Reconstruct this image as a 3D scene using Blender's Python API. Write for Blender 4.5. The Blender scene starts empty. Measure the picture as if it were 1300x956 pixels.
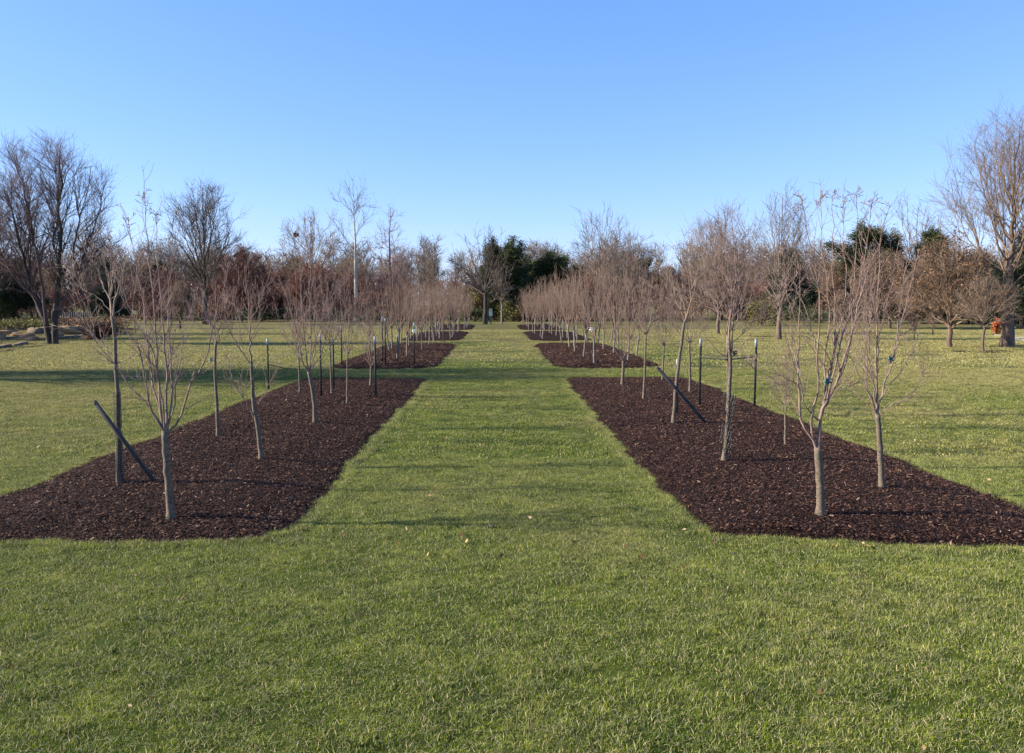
import bpy, math
import numpy as np
from mathutils import Vector, Matrix, Euler

SC = bpy.context.scene
COL = SC.collection
PI = math.pi
# ------------------------------------------------------------------ camera
H = 1.9
F = 1050.0
W0, H0 = 1300.0, 956.0
PITCH = math.atan(93 / F)
YAW = math.atan(20 / F)
cd = bpy.data.cameras.new('camera'); cam = bpy.data.objects.new('camera', cd); COL.objects.link(cam)
cam.location = (0, 0, H)
cam.rotation_euler = Euler((PI / 2 - PITCH, 0, -YAW), 'XYZ')
cd.sensor_width = 36; cd.lens = 36 * F / W0; cd.clip_end = 3000; cd.clip_start = 0.05
SC.camera = cam
RM = np.array(cam.rotation_euler.to_matrix())

def ray(px, py):
    d = RM @ np.array([(px - W0 / 2) / F, -(py - H0 / 2) / F, -1.0])
    return d

def gnd(px, py, z=0.0):
    d = ray(px, py); s = (z - H) / d[2]
    return np.array([d[0] * s, d[1] * s, z])

def onplane(px, py, Y):
    d = ray(px, py); s = Y / d[1]
    return np.array([d[0] * s, Y, H + d[2] * s])

def colx(px, Y):            # ground point in the direction of a column at distance Y
    d = ray(px, 400.0); s = Y / d[1]
    return np.array([d[0] * s, Y, 0.0])

# ------------------------------------------------------------------ tagging
def tag(o, label=None, cat=None, group=None, kind=None):
    if label: o['label'] = label
    if cat: o['category'] = cat
    if group: o['group'] = group
    if kind: o['kind'] = kind
    return o

def empty(name, loc, rz=0.0):
    o = bpy.data.objects.new(name, None); COL.objects.link(o)
    o.location = [float(v) for v in loc]; o.rotation_euler = (0, 0, rz); o.empty_display_size = .2
    return o

def link(name, me, mat, parent=None, loc=None, smooth=True):
    if mat is not None and len(me.materials) == 0: me.materials.append(mat)
    if smooth and len(me.polygons): me.polygons.foreach_set('use_smooth', np.ones(len(me.polygons), dtype=bool))
    o = bpy.data.objects.new(name, me); COL.objects.link(o)
    if parent: o.parent = parent
    if loc is not None: o.location = [float(v) for v in loc]
    return o

def copy_tree(o, parent=None):
    c = o.copy(); COL.objects.link(c); c.parent = parent
    for ch in list(o.children): copy_tree(ch, c)
    return c

# ------------------------------------------------------------------ mesh helpers
class MB:
    def __init__(s): s.V = []; s.F = {}; s.n = 0
    def add(s, v, f):
        v = np.asarray(v, dtype=np.float32).reshape(-1, 3); f = np.asarray(f, dtype=np.int64)
        s.V.append(v); s.F.setdefault(f.shape[1], []).append(f + s.n); s.n += len(v)
    def mesh(s, name, off=None):
        me = bpy.data.meshes.new(name)
        if not s.V: return me
        V = np.concatenate(s.V)
        if off is not None: V = V - np.asarray(off, dtype=np.float32)
        loops = []; starts = []; tot = 0
        for k, fl in s.F.items():
            f = np.concatenate(fl); loops.append(f.ravel())
            starts.append(tot + np.arange(len(f)) * k); tot += f.size
        loops = np.concatenate(loops).astype(np.int32); starts = np.concatenate(starts).astype(np.int32)
        me.vertices.add(len(V)); me.vertices.foreach_set('co', V.astype(np.float32).ravel())
        me.loops.add(len(loops)); me.loops.foreach_set('vertex_index', loops)
        me.polygons.add(len(starts)); me.polygons.foreach_set('loop_start', starts)
        me.update(calc_edges=True); me.validate()
        return me
    def tubes(s, P, R, sides=5, cap=True):
        # P (N,K,3), R (N,K)
        P = np.asarray(P, float); R = np.asarray(R, float)
        N, K, _ = P.shape
        if N == 0: return
        T = np.gradient(P, axis=1); T /= np.linalg.norm(T, axis=2, keepdims=True) + 1e-9
        m = T.mean(axis=1); ref = np.where(np.abs(m[:, 2:3]) > .8, np.array([[1., 0, 0]]), np.array([[0, 0, 1.]]))
        U = np.cross(T, ref[:, None, :]); U /= np.linalg.norm(U, axis=2, keepdims=True) + 1e-9
        Wv = np.cross(T, U)
        a = np.arange(sides) * 2 * PI / sides
        V = P[:, :, None, :] + R[:, :, None, None] * (np.cos(a)[None, None, :, None] * U[:, :, None, :] + np.sin(a)[None, None, :, None] * Wv[:, :, None, :])
        base = np.arange(N)[:, None, None] * K * sides
        i = np.arange(K - 1)[None, :, None] * sides; j = np.arange(sides)[None, None, :]; j2 = (j + 1) % sides
        q = np.stack([base + i + j, base + i + j2, base + i + sides + j2, base + i + sides + j], axis=-1).reshape(-1, 4)
        s.add(V.reshape(-1, 3), q)
        if cap:
            n0 = s.n - N * K * sides
            e = (np.arange(N)[:, None] * K * sides + (K - 1) * sides + np.arange(sides)[None, :]) + n0 - s.n
            s.F.setdefault(sides, []).append(e + s.n)
    def box(s, c, size, M=None):
        x, y, z = [v / 2 for v in size]
        v = np.array([[-x,-y,-z],[x,-y,-z],[x,y,-z],[-x,y,-z],[-x,-y,z],[x,-y,z],[x,y,z],[-x,y,z]], float)
        if M is not None: v = v @ np.array(M).T
        s.add(v + np.array(c), [[0,3,2,1],[4,5,6,7],[0,1,5,4],[1,2,6,5],[2,3,7,6],[3,0,4,7]])

def resample(pts, K):
    pts = np.asarray(pts, float)
    n = len(pts)
    if n == 2: 
        t = np.linspace(0, 1, K)[:, None]; return pts[0] * (1 - t) + pts[1] * t
    P = np.vstack([2 * pts[0] - pts[1], pts, 2 * pts[-1] - pts[-2]])
    d = np.concatenate([[0], np.cumsum(np.linalg.norm(np.diff(pts, axis=0), axis=1))]); u = np.linspace(0, d[-1], K)
    out = []
    for x in u:
        i = min(int(np.searchsorted(d, x, side='right')) - 1, n - 2); t = (x - d[i]) / max(d[i + 1] - d[i], 1e-9)
        p0, p1, p2, p3 = P[i], P[i + 1], P[i + 2], P[i + 3]
        out.append(.5 * ((2 * p1) + (-p0 + p2) * t + (2 * p0 - 5 * p1 + 4 * p2 - p3) * t * t + (-p0 + 3 * p1 - 3 * p2 + p3) * t ** 3))
    return np.array(out)

def unit(v): return v / (np.linalg.norm(v, axis=-1, keepdims=True) + 1e-9)

def grow(P, R, rng, dens=None, n=None, t=(.2, 1.), ang=40, sd=10, L=None, K=5, curl=.15, up=.3, rr=.02, rmin=.002, rfrac=.8, env=None, tip=.35, zmin=None, skew=1.0):
    """side branches on the polylines P; all at once"""
    N, Kp, _ = P.shape
    Lp = np.linalg.norm(np.diff(P, axis=1), axis=2).sum(axis=1)
    cnt = rng.poisson(dens * Lp) if dens is not None else np.full(N, n)
    idx = np.repeat(np.arange(N), cnt); M = len(idx)
    if M == 0: return np.zeros((0, K, 3)), np.zeros((0, K))
    tt = t[0] + (t[1] - t[0]) * rng.uniform(0, 1, M) ** skew
    x = tt * (Kp - 1); i = np.clip(x.astype(int), 0, Kp - 2); f = (x - i)[:, None]
    p0 = P[idx, i] * (1 - f) + P[idx, i + 1] * f
    r0 = R[idx, i] * (1 - f[:, 0]) + R[idx, i + 1] * f[:, 0]
    T = unit(P[idx, i + 1] - P[idx, i])
    rv = rng.normal(size=(M, 3)); rv[:, 2] += .25
    perp = unit(rv - (rv * T).sum(1, keepdims=True) * T)
    a = np.radians(rng.normal(ang, sd, M))[:, None]
    D = np.cos(a) * T + np.sin(a) * perp
    ln = L(Lp[idx], tt) * rng.lognormal(0, .28, M)
    if env is not None:
        c, ab = np.array(env[0]), np.array(env[1])
        e = p0 + D * ln[:, None]
        q = np.linalg.norm((e - c) / ab, axis=1)
        jit = rng.uniform(.85, 1.1, M)
        ln = np.where(q > jit, ln * np.clip(1 - (q - jit) * 1.6, .25, 1), ln)
    Q = np.zeros((M, K, 3)); Q[:, 0] = p0
    step = ln / (K - 1)
    d = D.copy(); drift = rng.normal(size=(M, 3)) * curl
    for k in range(1, K):
        d = unit(d + drift + rng.normal(size=(M, 3)) * curl * .8 + np.array([0, 0, up / (K - 1)]))
        Q[:, k] = Q[:, k - 1] + d * step[:, None]
    if zmin is not None: Q[:, :, 2] = np.maximum(Q[:, :, 2], zmin)
    rb = np.maximum(np.minimum(r0 * rfrac, ln * rr), rmin)
    RR = np.maximum(rb[:, None] * np.linspace(1, tip, K)[None], rmin * .7)
    return Q, RR

# ------------------------------------------------------------------ materials
def nt(name):
    m = bpy.data.materials.new(name); m.use_nodes = True
    t = m.node_tree; t.nodes.clear()
    o = t.nodes.new('ShaderNodeOutputMaterial'); b = t.nodes.new('ShaderNodeBsdfPrincipled')
    t.links.new(b.outputs[0], o.inputs[0])
    return m, t, b

def noise(t, scale, detail=4, vec=None, rough=.6):
    n = t.nodes.new('ShaderNodeTexNoise'); n.inputs['Scale'].default_value = scale; n.inputs['Detail'].default_value = detail
    n.inputs['Roughness'].default_value = rough
    if vec is not None: t.links.new(vec, n.inputs['Vector'])
    return n

def ramp(t, fac, cols):
    r = t.nodes.new('ShaderNodeValToRGB'); el = r.color_ramp.elements
    while len(el) < len(cols): el.new(.5)
    for e, (p, c) in zip(el, cols): e.position = p; e.color = (*c, 1)
    t.links.new(fac, r.inputs[0]); return r

def mix(t, fac, a, b, mode='MIX'):
    m = t.nodes.new('ShaderNodeMix'); m.data_type = 'RGBA'; m.blend_type = mode
    for s, k in ((fac, 0), (a, 6), (b, 7)):
        if isinstance(s, (int, float)): m.inputs[k].default_value = s
        elif isinstance(s, tuple): m.inputs[k].default_value = (*s, 1)
        else: t.links.new(s, m.inputs[k])
    return m.outputs[2]

def geo(t, out='Position'): return t.nodes.new('ShaderNodeNewGeometry').outputs[out]
def objc(t): return t.nodes.new('ShaderNodeTexCoord').outputs['Object']

def bark(name, c1, c2, scale=30, bump=.4, stretch=.25, rough=.85, dist=.004, lichen=None):
    m, t, b = nt(name)
    mp = t.nodes.new('ShaderNodeMapping'); mp.inputs['Scale'].default_value = (1, 1, stretch); t.links.new(objc(t), mp.inputs[0])
    n = noise(t, scale, 6, mp.outputs[0]); r = ramp(t, n.outputs[0], [(.3, c1), (.68, c2)])
    colr = r.outputs[0]
    if lichen:
        n2 = noise(t, scale * .35, 4, objc(t)); r2 = ramp(t, n2.outputs[0], [(.5, (0, 0, 0)), (.62, (1, 1, 1))])
        colr = mix(t, r2.outputs[0], colr, lichen)
    t.links.new(colr, b.inputs['Base Color'])
    b.inputs['Roughness'].default_value = rough; b.inputs['Specular IOR Level'].default_value = .25
    if bump:
        bp = t.nodes.new('ShaderNodeBump'); bp.inputs['Strength'].default_value = bump; bp.inputs['Distance'].default_value = dist
        t.links.new(n.outputs[0], bp.inputs['Height']); t.links.new(bp.outputs[0], b.inputs['Normal'])
    return m

def plain(name, c, rough=.6, metal=0, var=.25, scale=20, trans=0):
    m, t, b = nt(name)
    n = noise(t, scale, 4, objc(t))
    r = ramp(t, n.outputs[0], [(.3, tuple(v * (1 - var) for v in c)), (.7, tuple(min(1, v * (1 + var)) for v in c))])
    t.links.new(r.outputs[0], b.inputs['Base Color']); b.inputs['Roughness'].default_value = rough; b.inputs['Metallic'].default_value = metal
    return m

def leafy(name, cols, scale=.6, rnd=.5, rough=.75, trans=.2):
    """foliage colour: world-position clumps times a value per leaf"""
    m, t, b = nt(name)
    n = noise(t, scale, 3, geo(t)); i = geo(t, 'Random Per Island')
    a = t.nodes.new('ShaderNodeMath'); a.operation = 'MULTIPLY_ADD'; t.links.new(i, a.inputs[0]); a.inputs[1].default_value = rnd; t.links.new(n.outputs[0], a.inputs[2])
    s = t.nodes.new('ShaderNodeMath'); s.operation = 'SUBTRACT'; t.links.new(a.outputs[0], s.inputs[0]); s.inputs[1].default_value = rnd / 2
    r = ramp(t, s.outputs[0], cols)
    t.links.new(r.outputs[0], b.inputs['Base Color']); b.inputs['Roughness'].default_value = rough; b.inputs['Specular IOR Level'].default_value = .3
    if trans:
        o = [x for x in t.nodes if x.type == 'OUTPUT_MATERIAL'][0]
        tr = t.nodes.new('ShaderNodeBsdfTranslucent'); t.links.new(r.outputs[0], tr.inputs[0])
        ms = t.nodes.new('ShaderNodeMixShader'); ms.inputs[0].default_value = trans
        t.links.new(b.outputs[0], ms.inputs[1]); t.links.new(tr.outputs[0], ms.inputs[2]); t.links.new(ms.outputs[0], o.inputs[0])
    return m

M = {}
M['young_trunk'] = bark('young_trunk_bark', (.035, .026, .02), (.22, .165, .125), 34, .9, 1.9, lichen=(.11, .10, .075))
M['young_twig'] = bark('young_twig_bark', (.10, .06, .052), (.31, .22, .19), 25, 0)
M['pale_twig'] = bark('pale_twig_bark', (.13, .09, .068), (.38, .29, .23), 25, 0)
M['row_twig'] = bark('row_twig_bark', (.105, .066, .05), (.29, .2, .155), 4, 0)
M['row_trunk'] = bark('row_trunk_bark', (.09, .075, .062), (.27, .23, .2), 12, 0)
M['dark_trunk'] = bark('dark_trunk_bark', (.022, .018, .015), (.075, .062, .052), 9, .6, .2, dist=.03)
M['dark_twig'] = bark('dark_twig_bark', (.05, .038, .032), (.125, .095, .08), 2, 0)
M['grey_twig'] = bark('grey_twig_bark', (.10, .078, .065), (.23, .18, .15), 2, 0)
M['purple_twig'] = bark('purple_twig_bark', (.065, .042, .042), (.155, .105, .1), 2, 0)
M['pink_twig'] = bark('pink_twig_bark', (.16, .1, .09), (.3, .2, .19), 2, 0)
M['brown_twig'] = bark('brown_twig_bark', (.12, .085, .06), (.27, .19, .14), 2, 0)
M['russet_twig'] = bark('russet_twig_bark', (.11, .05, .04), (.22, .1, .08), 2, 0)
M['white_trunk'] = bark('white_trunk_bark', (.2, .19, .17), (.62, .6, .55), 3, .2, .6)
M['brown_trunk'] = bark('brown_trunk_bark', (.07, .048, .037), (.2, .14, .11), 9, .5, .2, dist=.03)
M['needles'] = leafy('pine_needles', [(.3, (.014, .024, .011)), (.5, (.036, .052, .022)), (.75, (.085, .11, .04))], 1.2, .6, trans=.1)
M['dneedles'] = leafy('spruce_needles', [(.3, (.012, .02, .012)), (.5, (.027, .042, .025)), (.75, (.05, .075, .04))], 1.2, .6, trans=.05)
M['russet'] = leafy('russet_leaves', [(.3, (.06, .028, .02)), (.5, (.14, .062, .045)), (.75, (.24, .115, .075))], 1.2, .6)
M['brownleaf'] = leafy('brown_fruit_and_leaves', [(.3, (.07, .04, .02)), (.5, (.16, .085, .045)), (.75, (.26, .15, .08))], 1.2, .6)
M['orange'] = leafy('orange_leaves', [(.3, (.3, .06, .02)), (.5, (.55, .13, .04)), (.75, (.75, .26, .08))], 3, .6)
M['shrub'] = leafy('evergreen_shrub_leaves', [(.3, (.012, .02, .008)), (.5, (.035, .05, .018)), (.75, (.1, .11, .04))], 1.2, .6)
M['yellowshrub'] = leafy('yellow_green_shrub_leaves', [(.3, (.05, .05, .015)), (.5, (.13, .12, .035)), (.75, (.26, .22, .07))], 1.2, .6)
M['metal'] = plain('dark_green_post_metal', (.014, .017, .015), .7, 0, .5)
M['posttip'] = plain('pale_post_tip', (.33, .36, .38), .5, 0)
M['black'] = plain('black_plastic', (.015, .016, .018), .4)
M['tie'] = plain('black_strap', (.012, .013, .013), .6)
M['board'] = plain('weathered_dark_board', (.04, .038, .042), .8, 0, .4, 8)
M['tag'] = plain('blue_green_tag', (.01, .10, .13), .4)
M['whitetag'] = plain('white_tag', (.75, .8, .8), .4)
M['cream'] = plain('cream_painted_wood', (.75, .66, .48), .6, 0, .08)
M['wood'] = plain('grey_post_wood', (.16, .14, .12), .8)
M['rock'] = plain('tan_rock', (.24, .145, .07), .9, 0, .5, 2)
M['greyrock'] = plain('pale_grey_stone', (.15, .105, .07), .9, 0, .3, 2)
M['slat'] = plain('grey_blue_slats', (.014, .018, .026), .9)
M['nest'] = plain('dry_leaves_nest', (.03, .022, .016), .9)
M['deadleaf'] = leafy('dry_fallen_leaves', [(.3, (.14, .06, .03)), (.5, (.32, .17, .09)), (.75, (.5, .36, .22))], 3, .8)

def grass_ramp(t, P):
    big = noise(t, .22, 4, P); sm = noise(t, 2.2, 5, P)
    green = ramp(t, sm.outputs[0], [(.3, (.085, .135, .012)), (.55, (.165, .215, .022)), (.75, (.29, .32, .048))]).outputs[0]
    dry = ramp(t, sm.outputs[0], [(.3, (.24, .22, .06)), (.6, (.37, .33, .12)), (.8, (.5, .43, .21))]).outputs[0]
    sx = t.nodes.new('ShaderNodeSeparateXYZ'); t.links.new(P, sx.inputs[0])
    mr = t.nodes.new('ShaderNodeMapRange'); t.links.new(sx.outputs[1], mr.inputs[0])
    mr.inputs[1].default_value = 10; mr.inputs[2].default_value = 45; mr.inputs[3].default_value = -.05; mr.inputs[4].default_value = .24
    ab = t.nodes.new('ShaderNodeMath'); ab.operation = 'ABSOLUTE'; t.links.new(sx.outputs[0], ab.inputs[0])
    m2 = t.nodes.new('ShaderNodeMapRange'); t.links.new(ab.outputs[0], m2.inputs[0]); m2.inputs[1].default_value = 4; m2.inputs[2].default_value = 12; m2.inputs[3].default_value = -.02; m2.inputs[4].default_value = .19
    a2 = t.nodes.new('ShaderNodeMath'); a2.operation = 'ADD'; t.links.new(mr.outputs[0], a2.inputs[0]); t.links.new(m2.outputs[0], a2.inputs[1]); mr = a2
    ad = t.nodes.new('ShaderNodeMath'); ad.operation = 'ADD'; t.links.new(big.outputs[0], ad.inputs[0]); t.links.new(mr.outputs[0], ad.inputs[1])
    f = ramp(t, ad.outputs[0], [(.45, (0, 0, 0)), (.72, (1, 1, 1))]).outputs[0]
    return green, dry, f

def lawn_mat():
    m, t, b = nt('lawn_ground')
    P = geo(t); g, d, f = grass_ramp(t, P)
    c = mix(t, f, g, d)
    fine = noise(t, 45, 5, P, .75); c = mix(t, 1.0, c, (.5, .5, .5), 'MULTIPLY'); c2 = mix(t, .75, c, ramp(t, fine.outputs[0], [(.3, (.35, .35, .35)), (.5, (.8, .8, .8)), (.7, (1.35, 1.3, 1.2))]).outputs[0], 'MULTIPLY')
    st = t.nodes.new('ShaderNodeMapping'); st.inputs['Scale'].default_value = (.5, 2.0, 1); t.links.new(P, st.inputs[0])
    n3 = noise(t, 1.6, 6, st.outputs[0], .7); c2 = mix(t, .6, c2, ramp(t, n3.outputs[0], [(.33, (.6, .62, .6)), (.6, (1.15, 1.12, 1.1))]).outputs[0], 'MULTIPLY')
    t.links.new(c2, b.inputs['Base Color']); b.inputs['Roughness'].default_value = .9; b.inputs['Specular IOR Level'].default_value = .15
    bp = t.nodes.new('ShaderNodeBump'); bp.inputs['Strength'].default_value = .9; bp.inputs['Distance'].default_value = .03
    t.links.new(fine.outputs[0], bp.inputs['Height']); t.links.new(bp.outputs[0], b.inputs['Normal'])
    return m
M['lawn'] = lawn_mat()

def blade_mat():
    m, t, b = nt('grass_blades')
    P = geo(t); g, d, f = grass_ramp(t, P)
    i = geo(t, 'Random Per Island')
    c = mix(t, f, g, d)
    st = t.nodes.new('ShaderNodeMapping'); st.inputs['Scale'].default_value = (.6, 1.5, 1); t.links.new(P, st.inputs[0])
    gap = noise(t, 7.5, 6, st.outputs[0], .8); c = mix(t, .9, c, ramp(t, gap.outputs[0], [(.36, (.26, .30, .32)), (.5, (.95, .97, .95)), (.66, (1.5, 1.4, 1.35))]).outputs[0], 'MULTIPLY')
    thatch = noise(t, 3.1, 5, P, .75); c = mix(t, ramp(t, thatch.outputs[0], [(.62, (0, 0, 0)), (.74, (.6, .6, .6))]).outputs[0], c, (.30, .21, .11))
    straw = ramp(t, i, [(.70, (0, 0, 0)), (.76, (1, 1, 1))]).outputs[0]
    c = mix(t, straw, c, (.44, .40, .22))
    i2 = t.nodes.new('ShaderNodeMath'); i2.operation = 'MULTIPLY'; t.links.new(i, i2.inputs[0]); i2.inputs[1].default_value = 37.3
    fr = t.nodes.new('ShaderNodeMath'); fr.operation = 'FRACT'; t.links.new(i2.outputs[0], fr.inputs[0])
    c = mix(t, .8, c, ramp(t, fr.outputs[0], [(0, (.25, .33, .22)), (.6, (1., 1., .95)), (1, (1.9, 1.75, 1.8))]).outputs[0], 'MULTIPLY')
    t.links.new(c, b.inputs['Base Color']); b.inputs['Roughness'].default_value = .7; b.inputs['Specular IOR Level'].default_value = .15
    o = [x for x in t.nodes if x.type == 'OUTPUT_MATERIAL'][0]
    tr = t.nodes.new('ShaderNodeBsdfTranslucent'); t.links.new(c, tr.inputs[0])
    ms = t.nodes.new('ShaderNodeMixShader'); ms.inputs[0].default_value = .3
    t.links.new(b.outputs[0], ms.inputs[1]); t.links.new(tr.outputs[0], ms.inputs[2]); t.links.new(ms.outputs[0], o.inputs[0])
    return m
M['blade'] = blade_mat()

def mulch_mat():
    m, t, b = nt('mulch')
    P = geo(t); v = t.nodes.new('ShaderNodeTexVoronoi'); v.inputs['Scale'].default_value = 38
    n0 = noise(t, 9, 4, P); mp = t.nodes.new('ShaderNodeMapping'); mp.inputs['Scale'].default_value = (1, 2.2, 1); t.links.new(P, mp.inputs[0])
    t.links.new(mp.outputs[0], v.inputs['Vector'])
    c = ramp(t, v.outputs['Color'], [(.1, (.008, .005, .004)), (.6, (.03, .015, .011)), (.95, (.08, .042, .03))]).outputs[0]  # base darkened so a bed's bare rim reads as trench shade
    c = mix(t, .6, c, ramp(t, n0.outputs[0], [(.35, (.5, .5, .5)), (.65, (1.2, 1.1, 1.1))]).outputs[0], 'MULTIPLY')
    t.links.new(c, b.inputs['Base Color']); b.inputs['Roughness'].default_value = .9; b.inputs['Specular IOR Level'].default_value = .08
    bp = t.nodes.new('ShaderNodeBump'); bp.inputs['Strength'].default_value = 1; bp.inputs['Distance'].default_value = .025
    t.links.new(v.outputs['Distance'], bp.inputs['Height']); t.links.new(bp.outputs[0], b.inputs['Normal'])
    return m
M['mulch'] = mulch_mat()
def chip_mat():
    m, t, b = nt('bark_chips')
    i = geo(t, 'Random Per Island')
    c = ramp(t, i, [(0, (.010, .006, .005)), (.35, (.038, .019, .014)), (.75, (.092, .046, .034)), (.95, (.145, .085, .064)), (.985, (.24, .15, .10)), (1, (.36, .25, .18))]).outputs[0]
    t.links.new(c, b.inputs['Base Color']); b.inputs['Roughness'].default_value = .8; b.inputs['Specular IOR Level'].default_value = .12
    return m
M['chip'] = chip_mat()
M['path'] = plain('pale_gravel_path', (.5, .44, .35), .9, 0, .15, 1.5)

# ------------------------------------------------------------------ self-instancing: the mesh carries one piece of geometry and loose points
def self_scatter(name, mb, mat, pts, rots, scales, rng=None):
    nv = mb.n
    V = np.asarray(pts, np.float32)
    src = mb.mesh(name)
    # append loose vertices
    co = np.empty(len(src.vertices) * 3, np.float32); src.vertices.foreach_get('co', co)
    n0 = len(src.vertices); src.vertices.add(len(V))
    src.vertices.foreach_set('co', np.concatenate([co, V.ravel()]))
    a = src.attributes.new('spot', 'BOOLEAN', 'POINT'); a.data.foreach_set('value', np.concatenate([np.zeros(n0, bool), np.ones(len(V), bool)]))
    a = src.attributes.new('turn', 'FLOAT', 'POINT'); a.data.foreach_set('value', np.concatenate([np.zeros(n0), rots]).astype(np.float32))
    a = src.attributes.new('size', 'FLOAT_VECTOR', 'POINT'); a.data.foreach_set('vector', np.concatenate([np.zeros((n0, 3)), scales]).astype(np.float32).ravel())
    src.update()
    o = link(name, src, mat, smooth=False)
    g = bpy.data.node_groups.new(name + '_spread', 'GeometryNodeTree')
    g.interface.new_socket('Geometry', in_out='INPUT', socket_type='NodeSocketGeometry')
    g.interface.new_socket('Geometry', in_out='OUTPUT', socket_type='NodeSocketGeometry')
    N = g.nodes; gi = N.new('NodeGroupInput'); go = N.new('NodeGroupOutput')
    sep = N.new('GeometryNodeSeparateGeometry'); sep.domain = 'POINT'
    def attr(nm, ty):
        x = N.new('GeometryNodeInputNamedAttribute'); x.data_type = ty; x.inputs['Name'].default_value = nm
        return [s for s in x.outputs if s.enabled and s.name == 'Attribute'][0]
    L_ = g.links.new
    L_(gi.outputs[0], sep.inputs['Geometry']); L_(attr('spot', 'BOOLEAN'), sep.inputs['Selection'])
    iop = N.new('GeometryNodeInstanceOnPoints')
    L_(sep.outputs['Selection'], iop.inputs['Points']); L_(sep.outputs['Inverted'], iop.inputs['Instance'])
    cx = N.new('ShaderNodeCombineXYZ'); L_(attr('turn', 'FLOAT'), cx.inputs[2])
    L_(cx.outputs[0], iop.inputs['Rotation']); L_(attr('size', 'FLOAT_VECTOR'), iop.inputs['Scale'])
    L_(iop.outputs[0], go.inputs[0])
    md = o.modifiers.new('spread', 'NODES'); md.node_group = g
    return o

# ------------------------------------------------------------------ beds
class Bed:
    def __init__(s, x0, x1, y0, y1, seed, corner=1.0, slant=0.0):
        s.seed = seed; r = np.random.default_rng(seed)
        cx, cy = (x0 + x1) / 2, (y0 + y1) / 2; hx, hy = (x1 - x0) / 2, (y1 - y0) / 2
        n = 420
        pts = []
        c = min(corner, hx * .9)
        segs = []
        per = []
        def arc(ax, ay, a0, a1): return [(ax + c * math.cos(a), ay + c * math.sin(a)) for a in np.linspace(a0, a1, 14)]
        loop = arc(x1 - c, y1 - c, 0, PI / 2) + arc(x0 + c, y1 - c, PI / 2, PI) + arc(x0 + c, y0 + c, PI, 1.5 * PI) + arc(x1 - c, y0 + c, 1.5 * PI, 2 * PI)
        loop.append(loop[0]); loop = np.array(loop)
        d = np.concatenate([[0], np.cumsum(np.linalg.norm(np.diff(loop, axis=0), axis=1))])
        u = np.linspace(0, d[-1], n, endpoint=False)
        P = np.stack([np.interp(u, d, loop[:, 0]), np.interp(u, d, loop[:, 1])], 1)
        T = np.roll(P, -1, 0) - np.roll(P, 1, 0); T /= np.linalg.norm(T, axis=1, keepdims=True); Nn = np.stack([T[:, 1], -T[:, 0]], 1)
        w = np.zeros(n)
        for k, a in ((3, .018), (5, .018), (8, .022), (13, .026), (21, .024), (34, .022), (55, .022), (89, .02)):
            w += a * np.sin(2 * PI * k * u / d[-1] + r.uniform(0, 6.28))
        w += r.normal(0, .016, n)
        s.P = P + Nn * w[:, None]; s.P[:, 1] += slant * np.clip(1 - (s.P[:, 1] - y0) / (y1 - y0), 0, 1) * (x1 - s.P[:, 0]) / (x1 - x0); s.c = np.array([cx, cy]); s.h = (hx, hy)
    def inside(s, Q, grow_=0.0):
        """vectorised point in polygon"""
        P = s.P
        if grow_:
            T = np.roll(P, -3, 0) - np.roll(P, 3, 0); T /= np.linalg.norm(T, axis=1, keepdims=True)
            P = P + np.stack([T[:, 1], -T[:, 0]], 1) * grow_
        x, y = Q[:, 0], Q[:, 1]; r = np.zeros(len(Q), bool)
        bb = (x > P[:, 0].min()) & (x < P[:, 0].max()) & (y > P[:, 1].min()) & (y < P[:, 1].max())
        xi, yi = x[bb], y[bb]; ri = np.zeros(len(xi), bool)
        j = len(P) - 1
        for i in range(len(P)):
            c = ((P[i, 1] > yi) != (P[j, 1] > yi))
            if c.any():
                xx = (P[j, 0] - P[i, 0]) * (yi - P[i, 1]) / (P[j, 1] - P[i, 1] + 1e-12) + P[i, 0]
                ri ^= c & (xi < xx)
            j = i
        r[bb] = ri; return r
    def z(s, Q):
        u = np.abs(Q[:, 0] - s.c[0]) / s.h[0]; v = np.abs(Q[:, 1] - s.c[1]) / s.h[1]
        m = np.clip(np.minimum((1 - u) * s.h[0], (1 - v) * s.h[1]), 0, 1)
        return .012 + .10 * np.clip(m / .9, 0, 1) ** .7 + .008 * np.sin(Q[:, 0] * 3.1 + s.seed) * np.sin(Q[:, 1] * 2.3)
    def build(s, name):
        mb = MB(); n = len(s.P); V = []; fr = [1, .97, .93, .88, .8, .7, .55, .4, .25, .1]
        rr = np.random.default_rng(s.seed)
        sm = s.P.copy()
        for _ in range(60): sm = (np.roll(sm, 1, 0) + sm + np.roll(sm, -1, 0)) / 3
        for k, f in enumerate(fr):
            wgt = min(1.0, k / 2.0); ring = s.c + ((s.P * (1 - wgt) + sm * wgt) - s.c) * f
            z = s.z(ring) + (np.convolve(rr.normal(0, .008, n), [.3, .4, .3], 'same') if k else 0); 
            if k == 0: z = np.full(n, .004)
            V.append(np.column_stack([ring, z]))
        V.append(np.array([[s.c[0], s.c[1], .11]]))
        V = np.concatenate(V); i = np.arange(n); i2 = (i + 1) % n
        q = np.concatenate([np.stack([k * n + i, k * n + i2, (k + 1) * n + i2, (k + 1) * n + i], 1) for k in range(len(fr) - 1)])
        mb.add(V, q); k = len(fr) - 1
        mb.F.setdefault(3, []).append(np.stack([k * n + i, k * n + i2, np.full(n, (k + 1) * n)], 1))
        o = link(name, mb.mesh(name), M['mulch']); tag(o, kind='structure'); return o

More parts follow.
